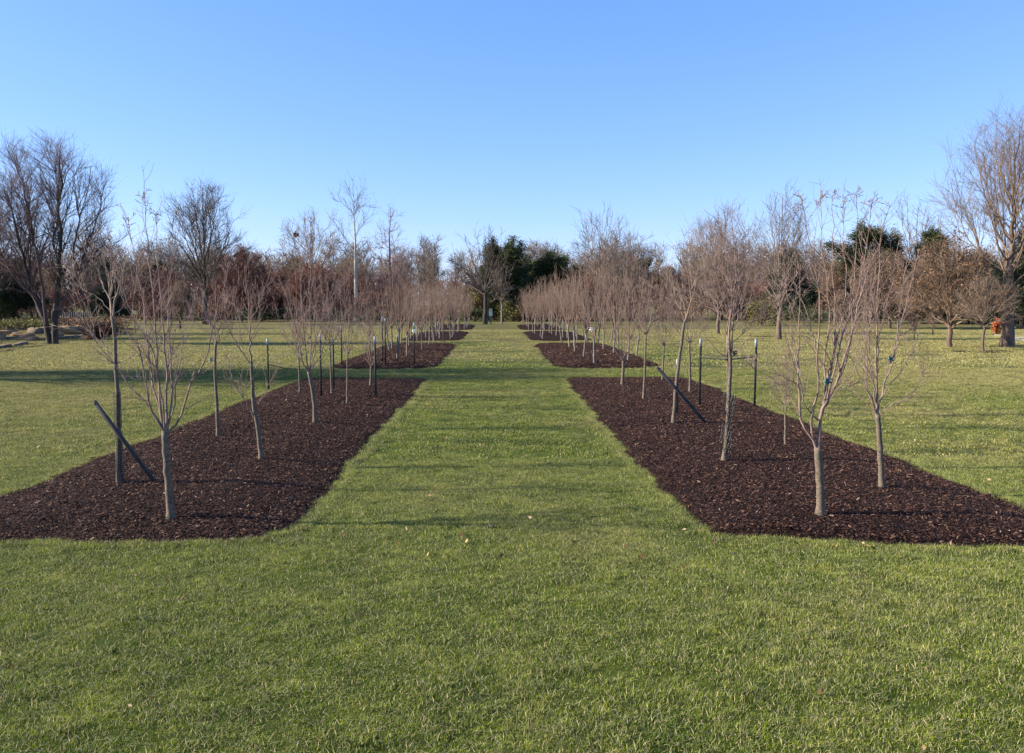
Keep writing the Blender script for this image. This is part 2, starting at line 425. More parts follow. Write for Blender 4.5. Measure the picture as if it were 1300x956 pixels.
beds = [Bed(-4.85, -1.72, 6.48, 20.6, 1, .36), Bed(1.66, 4.85, 6.1, 20.7, 2, .36, .42),
        Bed(-4.95, -1.8, 24.0, 38.2, 3), Bed(1.75, 5.0, 24.2, 38.2, 4),
        Bed(-4.95, -1.8, 41.8, 55, 5), Bed(1.75, 5.0, 41.8, 55, 6),
        Bed(-4.95, -1.8, 58.5, 72, 7), Bed(1.75, 5.0, 58.5, 72, 8)]
for b in beds: b.build('mulch_bed')
def in_bed(Q, g=0.0):
    r = np.zeros(len(Q), bool)
    for b in beds: r |= b.inside(Q, g)
    return r

def gz(x, y):
    q = np.array([[x, y]])
    for b in beds:
        if b.inside(q)[0]: return float(b.z(q)[0])
    return 0.0

# ground sheet
def ground():
    rr = np.random.default_rng(3); mb = MB()
    rad = [0, 4, 8, 14, 22, 34, 50, 75, 110, 160, 240, 400, 900]; n = 64
    V = [[0, 0, 0]]
    for r in rad[1:]:
        for k in range(n):
            a = 2 * PI * k / n; V.append([r * math.cos(a), r * math.sin(a), -.0])
    q = []; t3 = [[0, 1 + k, 1 + (k + 1) % n] for k in range(n)]
    for i in range(len(rad) - 2):
        for k in range(n):
            a = 1 + i * n; b2 = a + n; q.append([a + k, b2 + k, b2 + (k + 1) % n, a + (k + 1) % n])
    mb.add(V, q); mb.F.setdefault(3, []).append(np.array(t3))
    o = link('lawn', mb.mesh('lawn'), M['lawn']); tag(o, kind='structure')
ground()

# ------------------------------------------------------------------ grass
def blades(n, size, rng, hmin=.018, hmax=.05, w=.0028, lean=.55):
    mb = MB()
    xy = rng.uniform(-size / 2, size / 2, (n, 2)); xy += rng.normal(0, size * .08, (n, 2))
    h = rng.uniform(hmin, hmax, n) * rng.choice([1, 1, 1, 1.35], n); a = rng.uniform(0, 2 * PI, n); la = rng.uniform(0, 2 * PI, n); ll = np.abs(rng.normal(0, lean, n)) * h
    side = np.stack([np.cos(a), np.sin(a), 0 * a], 1) * (w * rng.uniform(.7, 1.4, n))[:, None] / 2
    le = np.stack([np.cos(la), np.sin(la), 0 * la], 1)
    b0 = np.column_stack([xy, np.full(n, -.004)])
    m = b0 + le * (ll * .35)[:, None] + np.array([0, 0, 1]) * (h * .6)[:, None]
    tp = b0 + le * ll[:, None] + np.array([0, 0, 1]) * h[:, None] * .97
    V = np.stack([b0 - side, b0 + side, m + side * .85, m - side * .85, tp], 1).reshape(-1, 3)
    i = np.arange(n)[:, None] * 5
    mb.add(V, i + np.array([[0, 1, 2, 3]])); mb.F.setdefault(3, []).append(i + np.array([[3, 2, 4]]))
    return mb

def fan(y0, y1, dens, rng, margin=2.5):
    """random points over the lawn between two distances, a little wider than the view"""
    xm = y1 * .72 + margin
    n = int(dens * 2 * xm * (y1 - y0)); Q = np.column_stack([rng.uniform(-xm, xm, n), rng.uniform(y0, y1, n)])
    return Q[np.abs(Q[:, 0]) < Q[:, 1] * .72 + margin]

def smooth_noise(Q, s, seed):
    r = np.random.default_rng(seed); v = 0
    for k in range(7):
        a = r.uniform(0, 2 * PI); f = s * r.uniform(.6, 2.2)
        v = v + np.sin((Q[:, 0] * math.cos(a) + Q[:, 1] * math.sin(a)) * f + r.uniform(0, 6.28))
    return v / 7 ** .5

rg = np.random.default_rng(11)
def lawn_grass():
    # fine tufts near the camera
    Q = fan(2.6, 10, 250, rg, 1.6); Q = Q[~in_bed(Q, .0)]
    s = 1 + .15 * smooth_noise(Q, 2.2, 5) + .34 * smooth_noise(Q, 21, 6) + rg.normal(0, .15, len(Q)); s = np.clip(s, .5, 1.9)
    for b in beds[:2]:      # longer fringe along the cut edges
        e = np.repeat(b.P, 5, axis=0); t_ = rg.uniform(0, 1, len(e))[:, None]; e = e * (1 - t_) + np.repeat(np.roll(b.P, -1, 0), 5, axis=0) * t_
        dv = unit(e - np.clip(e, [b.P[:, 0].min() + 1, b.P[:, 1].min() + 1], [b.P[:, 0].max() - 1, b.P[:, 1].max() - 1])); e = e + dv * rg.uniform(.03, .09, (len(e), 1))
        Q = np.vstack([Q, e]); s = np.concatenate([s, rg.uniform(1.1, 2.1, len(e))])
    P = np.column_stack([Q, np.zeros(len(Q))])
    sc = np.column_stack([np.ones(len(Q)), np.ones(len(Q)), s])
    o = self_scatter('lawn_grass', blades(120, .13, rg, .010, .024, .0028, 1.2), M['blade'], P, rg.uniform(0, 6.28, len(Q)), sc)
    tag(o, 'short mown green grass with straw-coloured blades covering the near lawn', 'grass', kind='stuff')
    Q = fan(10, 24, 34, rg); Q = Q[~in_bed(Q, .02)]
    s = np.clip(1 + .2 * smooth_noise(Q, 2.2, 5) + .35 * smooth_noise(Q, 11, 6) + rg.normal(0, .2, len(Q)), .3, 2.0)
    o = self_scatter('lawn_grass', blades(160, .28, rg, .010, .028, .0055, 1.3), M['blade'], np.column_stack([Q, np.zeros(len(Q))]), rg.uniform(0, 6.28, len(Q)), np.column_stack([np.ones(len(Q)), np.ones(len(Q)), s]))
    tag(o, 'short green grass of the middle lawn between and beside the first mulch beds', 'grass', kind='stuff')
    Q = fan(24, 60, 3.2, rg); Q = Q[~in_bed(Q, .15)]
    s = np.clip(1 + .28 * smooth_noise(Q, 1.2, 5), .5, 1.7)
    o = self_scatter('lawn_grass', blades(170, .75, rg, .012, .045, .014, 1.1), M['blade'], np.column_stack([Q, np.zeros(len(Q))]), rg.uniform(0, 6.28, len(Q)), np.column_stack([np.ones(len(Q)), np.ones(len(Q)), s]))
    tag(o, 'yellowish green grass of the far lawn towards the trees', 'grass', kind='stuff')
lawn_grass()

def chips(bed, n, ln, name, label):
    rr = np.random.default_rng(bed.seed + 50)
    lo, hi = bed.P.min(0) - .1, bed.P.max(0) + .1
    Q = rr.uniform(lo, hi, (n, 2)); Q = Q[bed.inside(Q, -.07) | (bed.inside(Q, .015) & (rr.random(len(Q)) < .3)) | (bed.inside(Q, .09) & (rr.random(len(Q)) < .035))]; n = len(Q)  # chips thinned at the rim; the bare dark base stands in for trench shadow
    z = bed.z(Q) + rr.uniform(-.004, .018, n)
    a = rr.uniform(0, 2 * PI, n); l = rr.lognormal(math.log(ln), .4, n); w = l * rr.uniform(.14, .42, n); th = w * .3
    tilt = rr.normal(0, .35, n); roll = rr.normal(0, .6, n)
    D = np.stack([np.cos(a) * np.cos(tilt), np.sin(a) * np.cos(tilt), np.sin(tilt)], 1)
    S = np.stack([-np.sin(a) * np.cos(roll), np.cos(a) * np.cos(roll), np.sin(roll)], 1)
    U = np.cross(D, S)
    C = np.column_stack([Q, z])
    l, w, th = l[:, None] / 2, w[:, None] / 2, th[:, None] / 2
    V = np.stack([C - D * l - S * w, C + D * l - S * w * .6, C + D * l * .9 + S * w, C - D * l * .8 + S * w * .8, C + U * th * 2.2 - D * l * .4, C + U * th * 2.2 + D * l * .5], 1).reshape(-1, 3)
    i = np.arange(n)[:, None] * 6; mb = MB()
    mb.add(V, i + np.array([[0, 1, 5, 4]])); mb.F[4].append(i + np.array([[2, 3, 4, 5]]))
    mb.F[3] = [i + np.array([[1, 2, 5]]), i + np.array([[3, 0, 4]])]
    o = link(name, mb.mesh(name), M['chip'], smooth=False)
    tag(o, label, 'wood chips', kind='stuff')
chips(beds[0], 190000, .018, 'bark_chips', 'dark red-brown bark chips over the nearest bed on the left')
chips(beds[1], 190000, .018, 'bark_chips', 'dark red-brown bark chips over the nearest bed on the right')
chips(beds[2], 70000, .036, 'bark_chips', 'dark bark chips over the second bed on the left')
chips(beds[3], 70000, .036, 'bark_chips', 'dark bark chips over the second bed on the right')

def leaf_quads(C, size, rng, aspect=.6):
    n = len(C); a = unit(rng.normal(size=(n, 3))); b = unit(np.cross(a, rng.normal(size=(n, 3))))
    s = (size * rng.uniform(.6, 1.4, n))[:, None]
    V = np.stack([C - a * s * .5, C + b * s * aspect * .5, C + a * s * .5, C - b * s * aspect * .5], 1).reshape(-1, 3)
    i = np.arange(n)[:, None] * 4
    return V, i + np.array([[0, 1, 2, 3]])

Q = fan(3, 24, 1.3, rg)
Q = np.vstack([Q, rg.uniform([-5.2, 5.9], [5.2, 6.9], (60, 2))]); Q = Q[~in_bed(Q, -.5)]
V, f = leaf_quads(np.column_stack([Q, rg.uniform(.028, .04, len(Q))]), .034, rg)
mb = MB(); V[:, 2] = np.clip(V[:, 2], .012, .06); mb.add(V, f)
tag(link('fallen_leaves', mb.mesh('fallen_leaves'), M['deadleaf'], smooth=False), 'small dry tan leaves scattered thinly over the grass', 'leaves', kind='stuff')

# ------------------------------------------------------------------ near trees
def near_tree(label, trunk_px, r0, r1, stems, seed, twig='young_twig', dens=8, twl=.34, clus=0, K2=6, group=None, name='young_tree', side2=9, forkbuds=0):
    rng = np.random.default_rng(seed)
    bx, by = trunk_px[0]
    g = gnd(bx, by, 0.0)
    for _ in range(3):
        g = gnd(bx, by, gz(g[0], g[1]))
    Y0 = g[1]; base = np.array([g[0], g[1], g[2]])
    T = np.array([onplane(x, y, Y0) for x, y in trunk_px]); T[0] = base - np.array([0, 0, .02])
    P = resample(T, 14); P[1:-1, :2] += rng.normal(0, .0025, (12, 2))
    R = np.linspace(r0, r1, 14) * .76; R[0] *= 1.5; R[1] *= 1.14
    root = empty(name, base); tag(root, label, 'tree', group)
    mt = MB(); mt.tubes(P[None], R[None], 10)
    link('trunk', mt.mesh('trunk', base), M['young_trunk'], root)
    mc = MB(); SP = []; SR = []
    for st in stems:
        pts, rs = st[0], st[1]
        yl = rng.uniform(-.35, .35) if len(st) < 3 else st[2]
        pl = []
        n = len(pts); L = 0
        for k, (x, y) in enumerate(pts):
            if k: L += math.hypot(x - pts[k - 1][0], y - pts[k - 1][1]) * Y0 / F
            pl.append(onplane(x, y, Y0 + yl * L))
        q = resample(pl, 16); q[1:] += rng.normal(0, .006, (15, 3))
        SP.append(q); SR.append(np.maximum(rs * .66 * (1 - np.linspace(0, .82, 16) ** .8), .0022))
    SP = np.array(SP); SR = np.array(SR)
    mc.tubes(SP, SR, 6)
    A, RA = grow(SP, SR, rng, dens=dens * 1.45, t=(.15, .99), ang=33, sd=12, L=lambda lp, t: twl * 1.12 * (1.15 - .6 * t), K=6, curl=.08, up=.4, rr=.011, rmin=.0019, rfrac=.6)
    mc.tubes(A, RA, 4)
    B, RB = grow(A, RA, rng, dens=side2, t=(.15, .95), ang=42, sd=14, L=lambda lp, t: .12 + 0 * lp, K=4, curl=.12, up=.3, rr=.012, rmin=.0016)
    mc.tubes(B, RB, 3)
    if clus:
        # stubby bouquets of spur twigs at the ends of the leaders
        E = SP[:, -2:]; ER = SR[:, -2:]
        C, RC = grow(E, ER, rng, n=clus, t=(.1, 1), ang=48, sd=16, L=lambda lp, t: .062 + 0 * lp, K=4, curl=.2, up=.35, rr=.03, rmin=.002)
        mc.tubes(C, RC, 4)
        D, RD = grow(C, RC, rng, n=3, t=(.4, 1), ang=45, sd=15, L=lambda lp, t: .03 + 0 * lp, K=3, curl=.1, up=.3, rr=.05, rmin=.0019, tip=1.1)
        mc.tubes(D, RD, 4)
    link('crown', mc.mesh('crown', base), M[twig], root)
    return root, Y0

L1, Y_L1 = near_tree('nearest young tree on the left, many stems fanning from a low fork',
    [(217, 655), (214, 615), (210.5, 580), (209.5, 548)], .041, .036, [
    ([(209, 549), (195, 528), (186, 490), (178, 450), (168, 400), (155, 360), (143, 322)], .015),
    ([(209, 549), (203, 510), (200, 470), (198, 440), (196, 400), (191, 345), (186, 290), (181, 243)], .018, .1),
    ([(211, 549), (212, 505), (210, 450), (208, 410), (204, 370), (200, 330), (198, 272)], .018, -.1),
    ([(212, 549), (228, 533), (237, 505), (242, 485), (259, 461), (268, 428), (276, 394), (283, 368), (291, 338)], .016, -.15),
    ([(208, 547), (190, 516), (165, 488), (146, 462), (121, 432), (110, 412), (103, 385), (94, 362), (88, 340)], .012, .1),
    ([(210, 549), (197, 500), (191, 470), (187, 440), (184, 400), (176, 350), (162, 275)], .014, .3),
    ([(212, 549), (218, 505), (216, 450), (214, 400), (216, 350), (226, 300), (228, 272)], .014, .25),
    ([(209, 549), (205, 500), (190, 440), (160, 390), (150, 350), (137, 300)], .011, -.3),
    ([(211, 549), (222, 515), (226, 470), (232, 430), (240, 400), (247, 375)], .010, .4),
    ], 21, clus=7, dens=7, twl=.30)

L2, Y_L2 = near_tree('young tree with black coiled guard and dark board leaning on it, nearest left bed',
    [(152, 612), (151, 560), (149, 510), (147.5, 470), (146, 430), (142, 402)], .033, .021, [
    ([(142, 402), (140, 385), (130, 360), (121, 340), (111, 322), (103, 300)], .015, .2),
    ([(143, 404), (144, 385), (152, 368), (156, 352), (150, 325), (135, 290)], .013, -.2),
    ([(147, 462), (165, 453), (178, 440), (190, 420), (197, 400)], .009, -.3),
    ([(147, 455), (133, 440), (118, 424), (100, 400), (92, 372)], .009, .3),
    ([(142, 400), (139, 370), (140, 340), (128, 310), (124, 285)], .012, 0),
    ([(141, 395), (125, 378), (108, 370), (95, 350), (80, 338)], .008, .2),
    ([(144, 400), (160, 385), (172, 360), (176, 335)], .009, .25),
    ], 22, twig='pale_twig', dens=9, twl=.32)

L3, Y_L3 = near_tree('small straight young tree between the coiled guard and the lawn edge, left bed',
    [(277, 553), (275, 510), (273, 470), (274, 434)], .03, .021, [
    ([(274, 434), (268, 415), (262, 395), (256, 372)], .011),
    ([(274, 434), (272, 410), (274, 385), (272, 350)], .012),
    ([(275, 434), (284, 415), (290, 395), (300, 372)], .011),
    ([(274, 434), (280, 412), (282, 385), (286, 352)], .010),
    ([(274, 436), (262, 420), (246, 408), (240, 392)], .008),
    ([(275, 436), (290, 424), (300, 405), (308, 395)], .008),
    ], 23, dens=12, twl=.26)

L4, Y_L4 = near_tree('young tree leaning left at its foot with low side branches, centre of the left bed',
    [(332, 583), (329, 555), (325, 530), (321.5, 512), (321, 490), (319, 460)], .037, .024, [
    ([(319, 460), (317, 430), (316, 400), (314, 370), (312, 338)], .018, 0),
    ([(318, 462), (306, 444), (296, 428), (288, 410), (284, 385)], .012, -.3),
    ([(322, 530), (312, 510), (300, 492), (292, 472), (290, 455)], .010, -.3),
    ([(317, 425), (303, 400), (297, 380), (287, 352)], .011, .2),
    ([(316, 410), (328, 390), (335, 370), (342, 348)], .011, -.2),
    ([(324, 520), (334, 498), (343, 485), (352, 470)], .006, .3),
    ([(318, 440), (326, 420), (330, 395), (327, 360)], .009, .3),
    ], 24, dens=13, twl=.27)

L5, Y_L5 = near_tree('young tree with bright sunlit trunk and tall upright stems, right half of left bed',
    [(400, 536), (399, 515), (396, 492), (392, 472)], .042, .034, [
    ([(391, 472), (383, 455), (378, 430), (372, 405), (362, 375), (352, 350), (346, 325)], .016),
    ([(392, 472), (388, 445), (384, 410), (382, 370), (380, 330), (379, 290)], .016, .1),
    ([(393, 472), (395, 445), (394, 410), (392, 370), (394, 330), (391, 300)], .017, -.1),
    ([(394, 471), (404, 455), (412, 436), (411, 400), (408, 360), (407, 315)], .015, .2),
    ([(394, 472), (410, 452), (422, 430), (416, 400), (427, 375), (434, 350)], .010, -.3),
    ([(391, 470), (378, 452), (366, 436), (358, 420)], .008, -.3),
    ([(393, 470), (401, 440), (402, 400), (398, 360), (401, 325)], .012, .3),
    ([(396, 455), (404, 420), (418, 385), (428, 365), (440, 345)], .009, .1),
    ], 25, dens=9, twl=.32)

R1, Y_R1 = near_tree('nearest young tree on the right, pale forked trunk under tall fanning stems',
    [(1041.5, 652), (1041, 620), (1039.5, 590), (1038, 568)], .046, .041, [
    ([(1037, 572), (1031, 555), (1019, 540), (1015.5, 520), (1014, 490), (1013, 455), (1015, 410), (1016, 340)], .019, .05),
    ([(1032, 556), (1028, 545), (1030, 533), (1035, 508), (1039, 488), (1038, 452), (1041, 383), (1034, 337), (1027, 301), (1016, 247)], .017, -.12),
    ([(1039, 570), (1042, 545), (1044, 523), (1052, 505), (1060, 490), (1068, 470), (1076, 442), (1083, 415), (1091, 380), (1101, 350), (1112, 318)], .026, 0),
    ([(1044, 528), (1047, 505), (1057, 450), (1060, 400), (1058, 330), (1057, 247)], .015, .12),
    ([(1045, 520), (1048, 490), (1048, 450), (1053, 394), (1046, 330), (1041, 250)], .014, .25),
    ([(1050, 508), (1056, 480), (1065, 445), (1070, 420), (1086, 380), (1100, 310), (1108, 254)], .013, -.2),
    ([(1040, 534), (1030, 527), (1020, 505), (1016, 485), (1003, 450), (992, 415), (985, 380)], .011, -.25),
    ([(1017, 495), (1003, 481), (980, 479), (962, 472), (950, 462)], .006, -.3),
    ([(1046, 512), (1052, 470), (1066, 420), (1074, 370), (1071, 310), (1072, 252)], .013, .3),
    ([(1060, 490), (1075, 455), (1082, 400), (1085, 330), (1089, 243)], .012, .15),
    ([(1038, 450), (1030, 420), (1020, 385), (1000, 345), (992, 320)], .009, .2),
    ([(1045, 520), (1060, 500), (1084, 470), (1098, 440), (1104, 400)], .008, .4),
    ([(1016, 480), (1006, 440), (1003, 400), (998, 365)], .009, .3),
    ], 31, clus=7, dens=7, twl=.3)

R2, Y_R2 = near_tree('outermost near tree at right, straight trunk with a green-blue tag',
    [(1119.5, 618), (1118, 585), (1116, 550), (1113.5, 525)], .038, .031, [
    ([(1113, 527), (1103, 500), (1095, 483), (1085, 463), (1077, 445), (1072, 420)], .013, -.2),
    ([(1113, 527), (1113, 500), (1113, 478), (1112, 440), (1113, 400), (1116, 350), (1118, 300), (1130, 262)], .019, 0),
    ([(1114, 527), (1118, 503), (1124, 485), (1133, 460), (1140, 427), (1150, 390), (1158, 355), (1165, 322)], .014, .2),
    ([(1113, 480), (1115, 430), (1127, 383), (1137, 330), (1142, 300)], .011, -.2),
    ([(1134, 455), (1140, 410), (1148, 350), (1152, 315)], .010, .1),
    ([(1114, 532), (1126, 518), (1141, 508), (1156, 502), (1167, 488), (1175, 470)], .010, -.3),
    ([(1112, 520), (1100, 490), (1100, 450), (1096, 400), (1100, 350), (1092, 300)], .012, .3),
    ([(1112, 535), (1103, 515), (1088, 500), (1078, 490)], .006, .3),
    ([(1113, 515), (1106, 480), (1103, 440), (1106, 380), (1112, 330)], .011, -.1),
    ([(1116, 510), (1128, 490), (1145, 470), (1158, 445), (1165, 425)], .008, .3),
    ], 32, clus=5, dens=9, twl=.3)

R3, _ = near_tree('smallest slim sapling with a feathery narrow crown, right bed beside the lawn edge',
    [(997, 565), (997, 545), (997, 524)], .022, .016, [
    ([(997, 524), (993, 500), (986, 480), (980, 455)], .008),
    ([(997, 524), (997, 500), (999, 475), (996, 440)], .009),
    ([(997, 524), (1003, 505), (1007, 485), (1008, 455)], .008),
    ([(997, 526), (990, 508), (978, 492), (970, 478)], .006),
    ([(997, 520), (1000, 490), (1002, 460), (1001, 432)], .007),
    ], 33, dens=16, twl=.2, side2=12)

R4B, Y_R4B = near_tree('slim young tree strapped between two posts, just behind the mesh-sleeved tree',
    [(923.5, 521), (924.5, 500), (924, 470), (923.5, 440)], .036, .026, [
    ([(923.5, 440), (924, 415), (928, 385), (926, 350), (922, 320), (920, 290)], .022, 0),
    ([(924, 455), (910, 444), (897, 429), (889, 415), (880, 400)], .012, -.1),
    ([(924, 430), (912, 400), (904, 377), (896, 350), (898, 322)], .014, .1),
    ([(925, 425), (938, 400), (946, 372), (952, 345), (950, 315)], .014, .1),
    ([(924, 440), (941, 425), (954, 408), (964, 390), (968, 370)], .012, .1),
    ([(925, 400), (934, 370), (938, 330), (936, 300)], .012, .2),
    ], 51, dens=9, twl=.5, side2=7)
R4, Y_R4 = near_tree('young tree with mesh sleeve round its foot, in front of the strapped one',
    [(919, 585), (923, 545), (925.5, 505), (927, 460), (925, 430)], .036, .024, [
    ([(925, 430), (927, 396), (929, 377), (934, 360), (934, 340), (931, 315), (930, 290)], .020, 0),
    ([(928, 450), (930, 420), (931, 400), (934, 377), (944, 355), (950, 330), (952, 300)], .014, .1),
    ([(930, 453), (941, 438), (954, 423), (966, 408), (978, 395)], .009, -.2),
    ([(931, 420), (945, 402), (952, 385), (955, 362), (962, 345)], .009, -.2),
    ([(926, 400), (912, 394), (904, 377), (900, 360)], .008, .2),
    ([(933, 362), (922, 352), (915, 335), (912, 310)], .009, .3),
    ([(934, 345), (944, 325), (946, 300), (942, 282)], .010, -.2),
    ([(929, 385), (918, 365), (907, 340), (903, 318)], .009, -.1),
    ([(931, 330), (924, 312), (922, 296), (920, 280)], .008, .2),
    ], 34, dens=12, twl=.45)

R5, Y_R5 = near_tree('leaning young tree with pale forked top behind a slanting dark prop, right bed',
    [(855, 537), (857, 505), (861, 465), (866, 430), (869, 408)], .037, .027, [
    ([(869, 409), (876, 390), (877, 372), (884, 350), (893, 325), (897, 298)], .019, 0),
    ([(869, 409), (866, 398), (858, 380), (852, 362), (848, 340)], .011, .2),
    ([(871, 408), (885, 395), (895, 378), (899, 358), (905, 335)], .013, .1),
    ([(877, 372), (874, 350), (876, 320), (880, 292)], .011, -.2),
    ([(868, 410), (857, 402), (846, 392), (838, 378)], .007, -.2),
    ([(883, 352), (892, 345), (903, 330), (915, 318)], .009, -.2),
    ([(870, 404), (868, 380), (866, 350), (868, 318)], .011, .3),
    ([(862, 385), (850, 370), (840, 355), (836, 335)], .008, .1),
    ], 35, twig='pale_twig', dens=12, twl=.45)

small = [
 ('thin dark young tree beside the strap at the far left corner of the left bed', [(381, 498), (380, 475), (379, 452)], .028, 330, 30, 41),
 ('vase-shaped young tree with wiry crown behind the bright trunk, left bed', [(441, 512), (441, 480), (441, 452)], .027, 322, 34, 42),
 ('young tree with a stocky low fork beside the rear inner post, left bed', [(470.5, 489), (471, 478), (471, 466)], .04, 345, 36, 43),
 ('young tree with slim dark stem beside the second post from the bright trunk', [(421, 499), (420, 470), (419, 440)], .026, 350, 26, 44),
 ('tree with a reddish knob at its fork, between the slanting prop and the strap post', [(876, 497), (876, 465), (875, 436)], .035, 330, 40, 45),
 ('crooked young tree with low stub branches, inner half of the right bed', [(817, 506), (818, 488), (819, 460), (820, 425)], .031, 325, 36, 46),
 ('young tree forking close to the ground at the back inner corner of right bed', [(790, 488), (791, 472), (791, 459)], .05, 300, 44, 47),
 ('short young tree with stiff side branch at the back of the right bed', [(841, 482), (842, 460), (843, 440)], .03, 345, 30, 48),
]
for lab, tr, r, top, wd, sd in small:
    rr = np.random.default_rng(sd); fx, fy = tr[-1]; st = []
    for k in range(8):
        a = (k / 7 - .5) * 2; ex = fx + a * wd * rr.uniform(.7, 1.1); ey = top + abs(a) * 38 + rr.uniform(-8, 14)
        st.append(([(fx, fy), (fx + (ex - fx) * .4, fy + (ey - fy) * .25), (fx + (ex - fx) * .75, fy + (ey - fy) * .6), (ex, ey)], .014 - .004 * abs(a)))
    near_tree(lab, tr, r, r * .72, st, sd, dens=9, twl=.34, side2=6)

# ------------------------------------------------------------------ posts, ties, guards, props, tags
def t_post(px, py, topy, label, group=None):
    g = gnd(px, py); g[2] = gz(g[0], g[1]); Y0 = g[1]; h = onplane(px, topy, Y0)[2] - g[2]
    root = empty('metal_post', g, .3); tag(root, label, 'post', group)
    mb = MB()
    mb.box((0, 0, h * .43), (.040, .006, h * .9)); mb.box((0, .02, h * .43), (.006, .034, h * .9 - .004))
    for k in range(int(h * .85 / .06)): mb.box((0, -.006, .06 + k * .06), (.018, .010, .016))
    link('shaft', mb.mesh('shaft'), M['metal'], root, smooth=False)
    mb = MB(); mb.box((0, 0, h * .94), (.044, .010, h * .118)); mb.box((0, .022, h * .94), (.010, .036, h * .116))
    link('pale_tip', mb.mesh('pale_tip'), M['posttip'], root, smooth=False)
    return g, h
pL1 = t_post(341, 496, 430, 'dark post on the lawn side of the left bed, holding the black strap')
pL2 = t_post(408, 510, 424, 'post with pale tip standing just right of the bright trunk, left bed')
pL3 = t_post(477, 509, 427, 'post with pale tip nearest the central lawn, back of left bed')
pL4 = t_post(424, 500, 430, 'second post from the bright trunk, beside a slim dark stem')
pR1 = t_post(888, 523, 430, 'post left of the mesh-sleeved tree, carrying one end of the strap')
pR2 = t_post(958, 519, 430, 'post right of the mesh-sleeved tree, standing at the lawn edge')
t_post(434, 465, 414, 'dark post on the outer lawn side of the second left bed')
t_post(486, 463, 402, 'left one of two posts close together in the second left bed')
t_post(489.5, 466, 404, 'right one of two posts close together in the second left bed')
t_post(526, 466, 410, 'post with a small white patch at the inner front corner of second left bed')
t_post(505, 465, 425, 'dark post among the thin trunks at the front of second left bed')
t_post(859, 535, 456, 'thin post with pale tip right against the leaning tree in the right bed')

def wire(name, pts, r, mat, label, cat, sag=0):
    P = resample(np.array(pts), 18)
    P[:, 2] -= sag * np.sin(np.linspace(0, PI, 18)); base = P[0].copy()
    mb = MB(); mb.tubes(P[None], np.full((1, 18), r), 6)
    o = link(name, mb.mesh(name, base), mat, loc=base); tag(o, label, cat); return o
a = onplane(341, 463, pL1[0][1]); b_ = onplane(380, 469, pL1[0][1]); 
wire('tree_strap', [a, (a + b_) / 2 - np.array([0, 0, .02]), b_], .011, M['tie'], 'black strap from the lawn-side post to the thin dark tree, left bed', 'strap')
c = onplane(924, 456, Y_R4B); a = onplane(888, 453, pR1[0][1]); b_ = onplane(958, 453, pR2[0][1])
wire('tree_strap', [a, (a + c) / 2 - np.array([0, 0, .01]), c + np.array([0, -.04, 0]), (b_ + c) / 2 - np.array([0, 0, .005]), b_], .013, M['tie'], 'black strap running from post to post behind the mesh-sleeved tree', 'strap')

def coil_guard(px0, py0, px1, py1, Y0, r, turns, label, wr=.0035, name='coil_guard'):
    p0 = onplane(px0, py0, Y0); p1 = onplane(px1, py1, Y0)
    ax = p1 - p0; n = turns * 14; t = np.linspace(0, 1, n); a = t * turns * 2 * PI
    c = p0 + t[:, None] * ax
    P = c + np.column_stack([np.cos(a) * r, np.sin(a) * r, 0 * a])
    mb = MB(); mb.tubes(P[None], np.full((1, n), wr), 4)
    for q in range(3):
        aa = q * 2.1; e = np.array([math.cos(aa) * r, math.sin(aa) * r, 0]); mb.tubes(np.array([p0 + e, p1 + e])[None], np.full((1, 2), wr), 4)
    o = link(name, mb.mesh(name, p0), M['black'], loc=p0); tag(o, label, 'tree guard'); return o
coil_guard(152.5, 610, 150.5, 548, Y_L2, .036, 22, 'lower length of black coiled guard around the foot of the propped left tree', .0036)
coil_guard(149.5, 543, 148, 498, Y_L2, .038, 18, 'upper length of black coiled guard on the propped left tree', .003)

def mesh_guard(Y0, x0, y0, x1, y1, r, label):
    p0 = onplane(x0, y0, Y0); p1 = onplane(x1, y1, Y0); ax = p1 - p0
    mb = MB(); t = np.linspace(0, 1, 40)
    for sgn in (1, -1):
        for k in range(10):
            a = k * 2 * PI / 10 + sgn * t * 3.2
            P = p0 + t[:, None] * ax + np.column_stack([np.cos(a) * r, np.sin(a) * r, 0 * a]) * (1 + .15 * np.sin(t * 9))[:, None]
            mb.tubes(P[None], np.full((1, 40), .0022), 3)
    o = link('mesh_guard', mb.mesh('mesh_guard', p0), M['black'], loc=p0); tag(o, label, 'tree guard')
mesh_guard(Y_R4, 920, 576, 926.5, 498, .058, 'black plastic mesh sleeve around the foot of a right-bed tree')

def prop(x0, y0, x1, y1, Y0, w, label):
    a = onplane(x0, y0, Y0 - .12); b2 = onplane(x1, y1, Y0 - .02); b2[2] = gz(b2[0], b2[1]) - .02
    d = b2 - a; L = np.linalg.norm(d); z = d / L; x = unit(np.cross(z, [0, 1., 0])); y = np.cross(z, x)
    Mx = np.column_stack([x, y, z]); mb = MB(); mb.box((0, 0, 0), (w, w * .5, L), Mx)
    mb.box(-z * (L / 2 - .03) + y * w * .28, (w * .5, w * .25, .03), Mx)
    c = (a + b2) / 2; o = link('wooden_prop', mb.mesh('wooden_prop'), M['board'], loc=c, smooth=False)
    bv = o.modifiers.new('b', 'BEVEL'); bv.width = .003
    tag(o, label, 'prop')
prop(119, 509, 199, 613, Y_L2, .040, 'long dark board slanting against the coil-guarded tree on the left')
prop(834, 466, 898, 538, Y_R5, .048, 'long dark board slanting across the leaning tree on the right')

